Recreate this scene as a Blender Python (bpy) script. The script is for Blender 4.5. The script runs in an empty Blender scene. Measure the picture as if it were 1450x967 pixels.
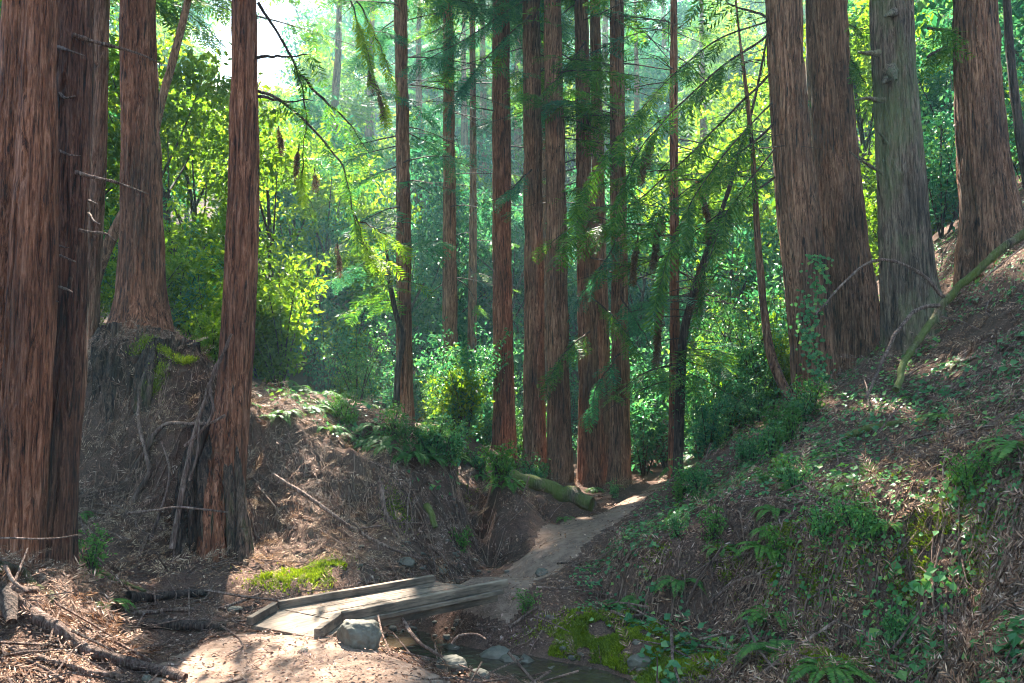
import bpy, math
import numpy as np
from mathutils import Vector
R = math.radians
rng = np.random.default_rng(7)
sc = bpy.context.scene
COL = sc.collection

# ------------------------------------------------------------------ camera
H = 1.9                       # camera height over the footbridge landing
FPX = 1128.0                  # focal length in photo pixels (1450 wide)
PITCH = math.atan(76.5 / FPX)
cam_d = bpy.data.cameras.new('camera'); cam = bpy.data.objects.new('camera', cam_d); COL.objects.link(cam)
cam.location = (0, 0, H); cam.rotation_euler = (R(90) + PITCH, 0, 0)
cam_d.sensor_width = 36; cam_d.lens = 36 * FPX / 1450; cam_d.clip_end = 2000; cam_d.clip_start = .05
sc.camera = cam

# ------------------------------------------------------------------ light
HAZE = .0015
SUN_AZ, SUN_EL = -10.0, 52.0  # azimuth from +Y towards +X
world = bpy.data.worlds.new('World'); sc.world = world; world.use_nodes = True
wn = world.node_tree.nodes; wl = world.node_tree.links
sky = wn.new('ShaderNodeTexSky'); sky.sky_type = 'NISHITA'; sky.sun_disc = False
sky.sun_elevation = R(SUN_EL); sky.sun_rotation = R(SUN_AZ); sky.air_density = 1.0; sky.dust_density = 1.0; sky.ozone_density = 1.0
bg = wn['Background']; bg.inputs['Strength'].default_value = .09
wl.new(sky.outputs['Color'], bg.inputs['Color'])
sun_d = bpy.data.lights.new('sun', 'SUN'); sun_d.energy = 5.0; sun_d.angle = R(.6); sun_d.color = (1, .92, .78)
sun = bpy.data.objects.new('sun', sun_d); COL.objects.link(sun)
SUN = np.array([math.sin(R(SUN_AZ)) * math.cos(R(SUN_EL)), math.cos(R(SUN_AZ)) * math.cos(R(SUN_EL)), math.sin(R(SUN_EL))])
sun.rotation_euler = Vector((-SUN[0], -SUN[1], -SUN[2])).to_track_quat('-Z', 'Y').to_euler()
sc.view_settings.view_transform = 'Standard'; sc.view_settings.look = 'None'
sc.view_settings.exposure = 3.3; sc.view_settings.gamma = 1.0
cy = sc.cycles
cy.max_bounces = 6; cy.diffuse_bounces = 4; cy.glossy_bounces = 2; cy.transmission_bounces = 4; cy.volume_bounces = 0
cy.transparent_max_bounces = 4; cy.caustics_reflective = False; cy.caustics_refractive = False
cy.sample_clamp_indirect = 4.0; cy.use_denoising = True; cy.filter_width = 1.0

# ------------------------------------------------------------------ pixel helpers (layout measured from the photograph)
CP, SP = math.cos(PITCH), math.sin(PITCH)
def ray(px, py):
    u = (px - 725.0) / FPX; v = (483.5 - py) / FPX
    return np.array([u, CP - v * SP, SP + v * CP])
def P(px, py, Y):
    d = ray(px, py); t = Y / d[1]
    return np.array([d[0] * t, Y, H + d[2] * t])
def PZ(px, py, z):
    d = ray(px, py); t = (z - H) / d[2]
    return np.array([d[0] * t, d[1] * t, z])

# ------------------------------------------------------------------ noise
def _hash(i, j, k, s):
    n = (i.astype(np.int64) * 374761393 + j.astype(np.int64) * 668265263 + k.astype(np.int64) * 2147483647 + s * 974711) & 0xffffffff
    n = ((n ^ (n >> 13)) * 1274126177) & 0xffffffff
    n = (n ^ (n >> 16)) & 0xffffffff
    return (n & 0xffff) / 32767.5 - 1.0
def noise3(x, y, z, s=0):
    x, y, z = np.broadcast_arrays(np.asarray(x, float), np.asarray(y, float), np.asarray(z, float))
    i, j, k = np.floor(x), np.floor(y), np.floor(z)
    fx, fy, fz = x - i, y - j, z - k
    fx, fy, fz = (f * f * (3 - 2 * f) for f in (fx, fy, fz))
    r = 0
    for a in (0, 1):
        for b in (0, 1):
            for c in (0, 1):
                w = (fx if a else 1 - fx) * (fy if b else 1 - fy) * (fz if c else 1 - fz)
                r = r + w * _hash(i + a, j + b, k + c, s)
    return r
def fbm(x, y, z=0, s=0, o=4):
    r = 0; a = 1.0; f = 1.0; t = 0
    for q in range(o):
        r = r + a * noise3(np.asarray(x) * f, np.asarray(y) * f, np.asarray(z) * f, s + q); t += a; a *= .5; f *= 2.03
    return r / t

# ------------------------------------------------------------------ mesh helpers
def make_mesh(name, V, F, mats, mi=None, smooth=True):
    V = np.ascontiguousarray(V, dtype=np.float32); F = np.ascontiguousarray(F, dtype=np.int32)
    me = bpy.data.meshes.new(name); n = len(V); m = len(F)
    me.vertices.add(n); me.vertices.foreach_set('co', V.ravel())
    me.loops.add(m * 4); me.loops.foreach_set('vertex_index', F.ravel())
    me.polygons.add(m); me.polygons.foreach_set('loop_start', np.arange(0, m * 4, 4, dtype=np.int32))
    me.polygons.foreach_set('loop_total', np.full(m, 4, dtype=np.int32))
    for q in (mats if isinstance(mats, (list, tuple)) else [mats]): me.materials.append(q)
    if mi is not None: me.polygons.foreach_set('material_index', np.ascontiguousarray(mi, dtype=np.int32))
    me.polygons.foreach_set('use_smooth', np.full(m, bool(smooth)))
    me.update(calc_edges=True); me.validate(verbose=False)
    return me
def link(name, me, parent=None, loc=None):
    o = bpy.data.objects.new(name, me); COL.objects.link(o)
    if parent is not None: o.parent = parent
    if loc is not None: o.location = loc
    return o
def tag(o, label=None, cat=None, group=None, kind=None):
    if label: o['label'] = label
    if cat: o['category'] = cat
    if group: o['group'] = group
    if kind: o['kind'] = kind
    return o
def thing(name, label, cat, loc=(0, 0, 0), group=None, rotz=0.0, scale=1.0):
    o = bpy.data.objects.new(name, None); COL.objects.link(o); o.empty_display_size = .1
    o.location = tuple(loc); o.rotation_euler = (0, 0, rotz); o.scale = (scale,) * 3
    return tag(o, label, cat, group)
class MB:
    """collects quads for ONE mesh object"""
    def __init__(s): s.V = []; s.F = []; s.M = []; s.n = 0
    def add(s, V, F, m=0):
        V = np.asarray(V, float).reshape(-1, 3); F = np.asarray(F, int).reshape(-1, 4)
        s.V.append(V); s.F.append(F + s.n); s.M.append(np.full(len(F), m)); s.n += len(V); return s
    def addm(s, V, F, mi):
        s.V.append(V); s.F.append(F + s.n); s.M.append(mi); s.n += len(V)
    def build(s, name, mats, parent=None, origin=None, smooth=True):
        V = np.concatenate(s.V)
        if origin is not None: V = V - np.asarray(origin)
        me = make_mesh(name, V, np.concatenate(s.F), mats, np.concatenate(s.M), smooth)
        return link(name, me, parent)
def smooth_poly(pts, step, extra=None):
    """Catmull-Rom resample of a polyline; extra columns ride along"""
    p = np.asarray(pts, float)
    if extra is not None: p = np.column_stack([p, np.asarray(extra, float)])
    if len(p) == 1: return p
    a = np.vstack([2 * p[0] - p[1], p, 2 * p[-1] - p[-2]]); out = []
    for i in range(1, len(a) - 2):
        L = np.linalg.norm(a[i + 1][:3] - a[i][:3]); n = max(1, int(math.ceil(L / step)))
        t = (np.arange(n) / n)[:, None]
        out.append(.5 * (2 * a[i] + (a[i + 1] - a[i - 1]) * t + (2 * a[i - 1] - 5 * a[i] + 4 * a[i + 1] - a[i + 2]) * t ** 2
                         + (3 * a[i] - a[i - 1] - 3 * a[i + 1] + a[i + 2]) * t ** 3))
    out.append(p[-1:]); return np.vstack(out)
def frames(p):
    T = np.gradient(p, axis=0); T /= np.linalg.norm(T, axis=1)[:, None] + 1e-9
    up = np.array([0., 0, 1]) if abs(T[0][2]) < .9 else np.array([1., 0, 0])
    N = np.zeros_like(p); N[0] = np.cross(T[0], up); N[0] /= np.linalg.norm(N[0])
    for i in range(1, len(p)):
        v = N[i - 1] - T[i] * np.dot(N[i - 1], T[i]); N[i] = v / (np.linalg.norm(v) + 1e-9)
    return T, N, np.cross(T, N)
def tube(p, r, sides=6, rough=0.0, cap=True, seed=0):
    p = np.asarray(p, float); r = np.broadcast_to(np.asarray(r, float), (len(p),)).copy()
    T, N, B = frames(p); a = np.arange(sides) / sides * 2 * math.pi
    rr = r[:, None] * np.ones((1, sides))
    if rough:
        q = p[:, None, :] + (np.cos(a)[None, :, None] * N[:, None] + np.sin(a)[None, :, None] * B[:, None]) * rr[..., None]
        k = .6 / max(r.mean(), .004)
        rr = rr * (1 + rough * fbm(q[..., 0] * k, q[..., 1] * k, q[..., 2] * k, seed, 2))
    V = p[:, None, :] + (np.cos(a)[None, :, None] * N[:, None] + np.sin(a)[None, :, None] * B[:, None]) * rr[..., None]
    n = len(p); i = np.arange(n - 1)[:, None] * sides; j = np.arange(sides)[None, :]; j2 = (j + 1) % sides
    F = np.stack([i + j, i + j2, i + sides + j2, i + sides + j], -1).reshape(-1, 4)
    V = V.reshape(-1, 3)
    if cap:
        for e, base in ((0, 0), (n - 1, (n - 1) * sides)):
            V = np.vstack([V, p[e] + T[e] * r[e] * (.25 if e else -.25)]); c = len(V) - 1
            q = np.array([[base + k, c, base + (k + 2) % sides, base + k + 1] for k in range(0, sides - 1, 2)])
            if sides % 2: q = np.vstack([q, [base + sides - 1, c, c - 0, base]]) if False else q
            F = np.vstack([F, q[:, ::-1] if e == 0 else q])
    return V, F
def replicate(T, F, M, pos):
    """template verts (k,3) through matrices (N,3,3) to pos (N,3)"""
    V = np.einsum('nij,kj->nki', M, T) + pos[:, None, :]
    k = len(T); FF = F[None] + (np.arange(len(pos)) * k)[:, None, None]
    return V.reshape(-1, 3), FF.reshape(-1, 4)
def basis(x, z):
    x = x / (np.linalg.norm(x, axis=1)[:, None] + 1e-9)
    y = np.cross(z, x); y /= np.linalg.norm(y, axis=1)[:, None] + 1e-9
    return np.stack([x, y, np.cross(x, y)], -1)
def rand_dirs(n, g=rng):
    v = g.normal(size=(n, 3)); return v / np.linalg.norm(v, axis=1)[:, None]

# ------------------------------------------------------------------ materials
def mat(name):
    m = bpy.data.materials.new(name); m.use_nodes = True; nt = m.node_tree
    return m, nt, nt.nodes, nt.links, nt.nodes['Principled BSDF']
def ramp(n, stops):
    r = n.new('ShaderNodeValToRGB'); e = r.color_ramp.elements
    while len(e) < len(stops): e.new(.5)
    for i, (p, c) in enumerate(stops): e[i].position = p; e[i].color = (*c, 1)
    return r
def tex(n, l, scale, detail=4, rough=.55, dist=0., vec=None, stretch=None, coord='Object'):
    t = n.new('ShaderNodeTexNoise'); t.inputs['Scale'].default_value = scale; t.inputs['Detail'].default_value = detail
    t.inputs['Roughness'].default_value = rough; t.inputs['Distortion'].default_value = dist
    c = n.new('ShaderNodeTexCoord') if coord == 'Object' else n.new('ShaderNodeNewGeometry')
    o = c.outputs['Object'] if coord == 'Object' else c.outputs['Position']
    if stretch:
        mp = n.new('ShaderNodeMapping'); mp.inputs['Scale'].default_value = stretch; l.new(o, mp.inputs['Vector']); o = mp.outputs['Vector']
    l.new(o, t.inputs['Vector']); return t
def mixrgb(n, l, fac, a, b, mode='MIX'):
    m = n.new('ShaderNodeMix'); m.data_type = 'RGBA'; m.blend_type = mode
    for s, v in ((m.inputs[0], fac), (m.inputs[6], a), (m.inputs[7], b)):
        if hasattr(v, 'links'): l.new(v, s)
        elif isinstance(v, (int, float)): s.default_value = v
        else: s.default_value = (*v, 1)
    return m.outputs[2]
def bump(n, l, h, strength, dist, p):
    b = n.new('ShaderNodeBump'); b.inputs['Strength'].default_value = strength; b.inputs['Distance'].default_value = dist
    l.new(h, b.inputs['Height']); l.new(b.outputs['Normal'], p.inputs['Normal']); return b
def bark_mat(name, dark, mid, light, moss=None, moss_lo=.5):
    m, nt, n, l, p = mat(name)
    fib = tex(n, l, 36, 7, .72, .9, stretch=(1, 1, .06)); big = tex(n, l, 2.0, 4, .6, stretch=(1, 1, .35)); flake = tex(n, l, 60, 3, .6, stretch=(1, 1, .25))
    rp = ramp(n, [(.38, dark), (.50, mid), (.63, light)]); l.new(fib.outputs[0], rp.inputs[0])
    rb = ramp(n, [(.33, (.42, .40, .40)), (.68, (1.3, 1.26, 1.22))]); l.new(big.outputs[0], rb.inputs[0])
    c = mixrgb(n, l, 1.0, rp.outputs[0], rb.outputs[0], 'MULTIPLY')
    rf = ramp(n, [(.35, (.7, .7, .7)), (.65, (1.2, 1.2, 1.2))]); l.new(flake.outputs[0], rf.inputs[0])
    c = mixrgb(n, l, .6, c, rf.outputs[0], 'MULTIPLY')
    if moss:
        mn = tex(n, l, 1.6, 6, .7, stretch=(1, 1, .4)); mr = ramp(n, [(moss_lo, (0, 0, 0)), (moss_lo + .14, (1, 1, 1))]); l.new(mn.outputs[0], mr.inputs[0])
        mm = n.new('ShaderNodeMath'); mm.operation = 'MULTIPLY'; l.new(mr.outputs[0], mm.inputs[0]); mm.inputs[1].default_value = .75
        c = mixrgb(n, l, mm.outputs[0], c, moss)
    l.new(c, p.inputs['Base Color']); p.inputs['Roughness'].default_value = .85; p.inputs['Specular IOR Level'].default_value = .25
    ad = n.new('ShaderNodeMath'); ad.operation = 'ADD'; l.new(fib.outputs[0], ad.inputs[0]); l.new(flake.outputs[0], ad.inputs[1])
    bump(n, l, ad.outputs[0], 1.0, .045, p); return m
BARK_RED = bark_mat('redwood_bark_red', (.030, .011, .007), (.22, .078, .038), (.42, .19, .115))
BARK_SHADED = bark_mat('redwood_bark_shaded', (.018, .008, .005), (.12, .044, .025), (.24, .11, .07))  # darker copy of the red bark; shade between the close pair put into colour
BARK_BROWN = bark_mat('redwood_bark_brown', (.026, .013, .008), (.215, .098, .054), (.43, .24, .15))
BARK_GREY = bark_mat('redwood_bark_lichen', (.028, .02, .014), (.16, .105, .075), (.31, .24, .17), (.12, .145, .06), .46)
BARK_DARK = bark_mat('thin_dark_bark', (.015, .010, .008), (.07, .045, .036), (.15, .10, .08))
BARK_MOSS = bark_mat('mossy_wood', (.03, .02, .015), (.12, .085, .06), (.24, .18, .13), (.12, .16, .025), .40)
STICK = bark_mat('dead_stick_bark', (.06, .035, .028), (.21, .13, .10), (.40, .28, .23))
ROOT = bark_mat('pale_root_bark', (.10, .055, .038), (.26, .16, .115), (.42, .29, .22))
BARK_PALE = bark_mat('pale_redwood_bark', (.07, .034, .022), (.25, .12, .075), (.45, .26, .18))
CHAR = bark_mat('charred_stump_wood', (.014, .010, .008), (.085, .052, .037), (.20, .125, .09), (.10, .13, .03), .58)

def leaf_mat(name, stops, trans=.5, tcol=(1.15, 1.25, .6), rough=.5, patch=.35, scale=.5, spec=.2):
    m, nt, n, l, p = mat(name)
    g = n.new('ShaderNodeNewGeometry'); rp = ramp(n, stops); l.new(g.outputs['Random Per Island'], rp.inputs[0])
    ns = tex(n, l, scale, 3, coord='Pos'); rr = ramp(n, [(.3, (1 - patch, 1 - patch * .7, 1)), (.7, (1 + patch, 1 + patch, 1 - patch * .4))]); l.new(ns.outputs[0], rr.inputs[0])
    c = mixrgb(n, l, 1.0, rp.outputs[0], rr.outputs[0], 'MULTIPLY')
    l.new(c, p.inputs['Base Color']); p.inputs['Roughness'].default_value = rough; p.inputs['Specular IOR Level'].default_value = spec
    t = n.new('ShaderNodeBsdfTranslucent'); ct = mixrgb(n, l, 1.0, c, tcol, 'MULTIPLY'); l.new(ct, t.inputs['Color'])
    mx = n.new('ShaderNodeMixShader'); mx.inputs[0].default_value = trans
    l.new(p.outputs[0], mx.inputs[1]); l.new(t.outputs[0], mx.inputs[2]); l.new(mx.outputs[0], n['Material Output'].inputs['Surface']); return m
LEAF_NEEDLE = leaf_mat('redwood_needles', [(0, (.030, .090, .022)), (.6, (.075, .170, .028)), (1, (.17, .25, .035))], .55)
LEAF_NEEDLE_BLUE = leaf_mat('fir_needles', [(0, (.025, .10, .060)), (.6, (.045, .16, .09)), (1, (.09, .21, .08))], .5, (1.0, 1.2, .8))  # bluer copy of the redwood needles; teal shade put into the colour
LEAF_BRIGHT = leaf_mat('maple_leaves', [(0, (.08, .15, .012)), (.6, (.14, .22, .018)), (1, (.23, .28, .03))], .6)
LEAF_BAY = leaf_mat('bay_leaves', [(0, (.022, .105, .068)), (.6, (.050, .165, .105)), (1, (.12, .215, .08))], .5, (1.0, 1.25, .75), .35)  # bay blue-green, also carrying the teal of shaded background foliage
LEAF_IVY = leaf_mat('ivy_leaves', [(0, (.03, .11, .035)), (.5, (.06, .18, .075)), (.85, (.12, .25, .10)), (1, (.22, .32, .08))], .4, rough=.35, spec=.22)
LEAF_FERN = leaf_mat('fern_fronds', [(0, (.04, .11, .025)), (.6, (.07, .17, .035)), (1, (.13, .22, .05))], .45)
LEAF_DRY = leaf_mat('dry_needles', [(0, (.04, .018, .012)), (.45, (.145, .066, .042)), (.8, (.30, .16, .11)), (1, (.50, .34, .27))], .15, (1.1, 1, .8), .7, .2, .8)
STRAW = leaf_mat('straw_needles', [(0, (.10, .055, .035)), (.5, (.24, .145, .10)), (1, (.46, .32, .24))], .15, (1.1, 1, .8), .7, .2, .8)
LEAF_BROWN = leaf_mat('brown_hanging_sprays', [(0, (.05, .028, .02)), (.6, (.11, .06, .04)), (1, (.19, .11, .07))], .35, (1.1, 1, .8), .7)
MOSS = leaf_mat('moss_blades', [(0, (.08, .115, .006)), (.6, (.16, .205, .010)), (1, (.28, .32, .025))], .4, (1.1, 1.15, .6), .7, .3, 2.0)

def ground_mat(name, stops, spots, bs=.6):
    m, nt, n, l, p = mat(name)
    a = tex(n, l, 9, 8, .75, .4, coord='Pos'); b = tex(n, l, 1.1, 5, .6, coord='Pos'); c3 = tex(n, l, 70, 4, .7, coord='Pos')
    rp = ramp(n, stops); l.new(a.outputs[0], rp.inputs[0])
    rb = ramp(n, [(.32, (.5, .48, .46)), (.68, (1.25, 1.2, 1.15))]); l.new(b.outputs[0], rb.inputs[0])
    c = mixrgb(n, l, 1.0, rp.outputs[0], rb.outputs[0], 'MULTIPLY')
    rs = ramp(n, [(.45, (0, 0, 0)), (.70, (1, 1, 1))]); l.new(c3.outputs[0], rs.inputs[0])
    c = mixrgb(n, l, rs.outputs[0], c, spots)
    l.new(c, p.inputs['Base Color']); p.inputs['Roughness'].default_value = .95; p.inputs['Specular IOR Level'].default_value = .15
    ad = n.new('ShaderNodeMath'); ad.operation = 'ADD'; l.new(a.outputs[0], ad.inputs[0]); l.new(c3.outputs[0], ad.inputs[1])
    bump(n, l, ad.outputs[0], bs, .03, p); return m
GROUND = ground_mat('forest_soil', [(.3, (.025, .014, .010)), (.55, (.075, .042, .030)), (.75, (.15, .09, .068))], (.17, .10, .075))
TRAIL = ground_mat('trail_dirt', [(.3, (.07, .044, .032)), (.5, (.195, .13, .098)), (.7, (.34, .245, .19))], (.22, .15, .115), .5)

# ------------------------------------------------------------------ terrain
ctrl = []
def cp(px, py, Y): ctrl.append(P(px, py, Y))
for a in [(0,967,4.6),(0,880,5.2),(0,800,6.0),(80,800,6.4),(150,870,6.3),(200,930,5.7),(250,967,5.2),(450,967,5.2),(600,967,5.3),
          (250,860,7.1),(330,840,7.5),(200,800,8.0),(120,790,7.8),(280,790,8.2),(430,815,8.0),(520,805,8.3),(400,900,6.2),(520,910,6.1),
          (300,765,8.6),(400,780,8.7),(500,785,8.9),(600,790,9.2),
          (300,680,9.3),(450,690,9.5),(560,695,9.8),(650,725,10.5),(620,700,10.3),(360,575,10.3),(450,590,10.5),(560,610,10.9),(640,640,11.2),(700,664,11.6),(750,690,12.1),(700,690,11.4),(745,715,11.9),(690,765,11.0),(745,750,11.8),
          (400,569,14),(450,571,18),(560,590,15),(640,608,17),(712,650,16.5),(755,672,17),(790,685,16.8),(850,692,17.5),(885,694,17),
          (200,612,9.0),(150,560,9.25),(275,600,8.95),(240,655,8.75),(292,556,9.35),(140,505,9.7),(292,515,9.9),(330,570,9.75),(110,700,8.5),(110,590,9.3),(110,480,10.6),(180,690,8.7),(230,500,10.8),(290,560,10.3),(0,600,9.5),(0,480,11),(-150,450,10),(60,440,14),(230,475,15),(290,535,14),
          (650,818,8.2),(760,770,10),(830,730,11.5),(900,698,13),(930,693,14),
          (800,800,8.7),(860,760,9.5),(950,720,10.5),(950,690,13.0),(1000,700,10),(1110,580,11.5),(1060,630,11.5),(1190,555,11.8),(1250,500,10.5),(1300,510,9.8),(1340,440,10.5),
          (1450,345,10),(1400,372,11.2),(1300,650,7.5),(1450,600,6.5),(1450,700,5.0),(1250,740,6.2),(1100,760,7),(820,830,7.8),
          (870,800,7.75),(960,805,7.35),(1050,805,7.0),(1150,800,6.55),(1250,790,6.05),(1350,760,5.6),(880,856,7.5),(970,872,7.15),(1060,885,6.8),(1160,895,6.3),(1260,905,5.8),(1360,900,5.3),(850,925,6.75),(830,880,7.1),(900,900,6.7),(950,950,6.1),(1050,950,5.7),(1200,950,5.2),(1350,950,4.6),(1450,967,4.1),(1450,850,4.6),
          (1050,620,16),(1000,650,20)]: cp(*a)
for a in [(-6,5,1.2),(-8,8,2.2),(5,4,1.9),(7,6,3.4),(9,10,5.3),(12,12,8),(0,0,.05),(-3,1,.4),(3,1.5,.35),(3.4,3,.75),(0,2.5,0),
          (-.40,11.4,-.75),(.20,12.6,-.6),(-.55,10.6,-.5),(-.65,9.4,-.38),(-.98,8.3,-.36),(-.85,7.4,-.36),(-.4,6.95,-.36),(-.28,7.72,.08),(-.5,7.95,.08),(-.1,7.5,.06),(.2,6.68,-.37),(.75,6.2,-.37),(1.4,5.6,-.38),(2.3,4.7,-.38),(.3,5.7,-.1),
          (4.6,16,2.3),(9,16,5.5),(12,22,7),(4,22,1.0),(2.3,20,-.1),(2.9,17,.1),(0,25,.1),(0,32,2.2),(-10,30,3.5),(10,30,4.5),(0,45,10),(-20,45,12),(20,45,13),(0,70,27),(-40,70,30),(40,70,30),(0,110,48),
          (120,130,55),(-120,130,55),(0,200,60),(-40,20,9),(40,20,14),(-40,-20,6),(40,-20,8),(0,-40,2),(-120,-60,14),(120,-60,14),(-12,16,3.6),(-7,22,2.2)]: ctrl.append(np.array(a, float))
ctrl = np.array(ctrl)
_C = .25
_d = np.sqrt(((ctrl[:, None, :2] - ctrl[None, :, :2]) ** 2).sum(-1) + _C ** 2)
_K = np.block([[_d + 0 * np.eye(len(ctrl)), np.ones((len(ctrl), 1))], [np.ones((1, len(ctrl))), np.zeros((1, 1))]])
_W = np.linalg.solve(_K - np.diag(np.r_[np.full(len(ctrl), .02), 0]), np.r_[ctrl[:, 2], 0])
creek_pts = smooth_poly(np.array([(-.55, 10.4, 0), (-.65, 9.4, 0), (-.98, 8.3, 0), (-.85, 7.4, 0), (-.4, 6.95, 0), (.25, 6.68, 0), (.85, 6.15, 0), (1.5, 5.55, 0), (2.5, 4.5, 0), (3.2, 3, 0)]), .15)[:, :2]
trail_pts = smooth_poly(np.array([(-.5, -4, 0), (-.7, 2, 0), (-1.0, 4.6, 0), (-1.7, 6.1, 0), (-1.1, 6.9, 0), (-.3, 7.65, 0), (-.1, 8.5, 0), (.48, 10, 0), (1.22, 11.5, 0), (2.05, 13.1, 0), (3.0, 14.6, 0), (4, 18, 0)]), .2)[:, :2]
trail2 = smooth_poly(np.array([(-9, 12.8, 0), (-5, 12.9, 0), (-3.6, 13.1, 0), (-2.6, 14.2, 0), (-2.4, 18, 0), (-4, 26, 0)]), .3)[:, :2]
def dist_poly(x, y, p):
    out = np.full(x.shape, 1e9); xr = x.ravel(); yr = y.ravel(); o = out.ravel()
    box = (xr > p[:, 0].min() - 4) & (xr < p[:, 0].max() + 4) & (yr > p[:, 1].min() - 4) & (yr < p[:, 1].max() + 4)
    if box.any():
        q = np.full(box.sum(), 1e9); xb = xr[box]; yb = yr[box]
        for a in p: q = np.minimum(q, (xb - a[0]) ** 2 + (yb - a[1]) ** 2)
        o[box] = np.sqrt(q)
    return o.reshape(x.shape)
def trail_mask(x, y):
    w = np.interp(y, [3, 5, 6.4, 7.6, 10, 13], [1.3, 1.0, .55, .42, .50, .56])
    d = dist_poly(x, y, trail_pts) - w - .13 * fbm(x * 2, y * 2, 0, 5, 3)
    d = np.maximum(d, .42 - dist_poly(x, y, creek_pts) - (y > 9.5) * .2)
    d2 = dist_poly(x, y, trail2) - .55 - .1 * fbm(x * 2, y * 2, 0, 5, 2)
    return np.minimum(d, d2)
def gz(x, y, fine=True):
    x = np.atleast_1d(np.asarray(x, float)); y = np.atleast_1d(np.asarray(y, float)); sh = x.shape
    xr, yr = x.ravel(), y.ravel(); z = np.full(xr.shape, _W[-1])
    for c, w in zip(ctrl, _W[:-1]): z += w * np.sqrt((xr - c[0]) ** 2 + (yr - c[1]) ** 2 + _C ** 2)
    z = z.reshape(sh)
    if fine:
        tm = np.clip(trail_mask(x, y) / .3, 0, 1); dc = np.clip(dist_poly(x, y, creek_pts) / .5, 0, 1)
        bank = np.clip((np.abs(z - .8) < .9) * (y > 5) * (y < 14), 0, 1)
        n = .16 * fbm(x * .55, y * .55, 0, 11, 3) + .10 * fbm(x * 2.2, y * 2.2, 0, 12, 4) * (1 + .8 * bank) + .03 * fbm(x * 9, y * 9, 0, 13, 2)
        z = z + n * (.12 + .88 * tm) * (.3 + .7 * dc)
        lb = np.clip((.5 - x) / .4, 0, 1) * np.clip((y - 8.3) / .5, 0, 1) * np.clip((13.2 - y) / .8, 0, 1) * np.clip((z - .2) / .3, 0, 1) * np.clip((x + 6) / 1, 0, 1)
        pk = fbm(x * 1.7, y * 1.7, z * 1.5, 41, 3)
        z = z - lb * (.75 * np.clip(pk - .10, 0, .6) - .22 * np.clip(-pk - .1, 0, .5)) + lb * .05 * fbm(x * 6, y * 6, 0, 42, 3)
        rb = np.clip((x - .6) / .4, 0, 1) * np.clip((8.2 - y) / .5, 0, 1) * np.clip((z + .15) / .15, 0, 1) * np.clip((1.1 - z) / .3, 0, 1)
        z = z - rb * .55 * np.clip(fbm(x * 2.1, y * 2.1, z * 2, 43, 3) - .08, 0, .6)
        z = z - .05 * (1 - tm) * (y > 7.6)
    return z
def axis_grid(a, b, fa, fb, near, growth):
    out = [fa]; s = near
    m = list(np.arange(fa, fb, near))
    lo = []; v = fa; s = near
    while v > a: s *= growth; v -= s; lo.append(v)
    hi = []; v = fb; s = near
    while v < b: s *= growth; v += s; hi.append(v)
    return np.array(lo[::-1] + m + [fb] + hi)
gx = axis_grid(-220, 220, -6.5, 6.5, .036, 1.07); gy = axis_grid(-90, 260, 3.2, 14.0, .036, 1.06)
GX, GY = np.meshgrid(gx, gy); GZ = gz(GX, GY)
gV = np.column_stack([GX.ravel(), GY.ravel(), GZ.ravel()]); nx = len(gx)
ii = (np.arange(len(gy) - 1)[:, None] * nx + np.arange(nx - 1)[None, :]).ravel()
gF = np.column_stack([ii, ii + 1, ii + nx + 1, ii + nx])
tmask = trail_mask(GX, GY).ravel(); on_trail = tmask[gF].mean(1) < 0
def sub_mesh(name, sel, m):
    F = gF[sel]; u, inv = np.unique(F, return_inverse=True)
    return make_mesh(name, gV[u], inv.reshape(-1, 4), m)
tag(link('ground', sub_mesh('ground', ~on_trail, GROUND)), kind='structure')
tag(link('trail', sub_mesh('trail', on_trail, TRAIL)), kind='structure')
def gzf(x, y):
    """fast bilinear lookup of the finished ground"""
    x = np.atleast_1d(np.asarray(x, float)); y = np.atleast_1d(np.asarray(y, float))
    i = np.clip(np.searchsorted(gx, x) - 1, 0, nx - 2); j = np.clip(np.searchsorted(gy, y) - 1, 0, len(gy) - 2)
    fx = (x - gx[i]) / (gx[i + 1] - gx[i]); fy = (y - gy[j]) / (gy[j + 1] - gy[j])
    return (GZ[j, i] * (1 - fx) + GZ[j, i + 1] * fx) * (1 - fy) + (GZ[j + 1, i] * (1 - fx) + GZ[j + 1, i + 1] * fx) * fy
def gnorm(x, y, e=.06):
    n = np.column_stack([gzf(x - e, y) - gzf(x + e, y), gzf(x, y - e) - gzf(x, y + e), np.full(len(np.atleast_1d(x)), 2 * e)])
    return n / np.linalg.norm(n, axis=1)[:, None]
def ground_hit(px, py, near=3.0, far=60):
    """where the view ray of a photo pixel meets the ground"""
    d = ray(px, py); t = np.linspace(near, far, 3000); x = d[0] * t; y = d[1] * t; z = H + d[2] * t
    k = np.argmax(z < gzf(x, y)); return np.array([x[k], y[k], float(gzf(x[k], y[k])[0])])

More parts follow.
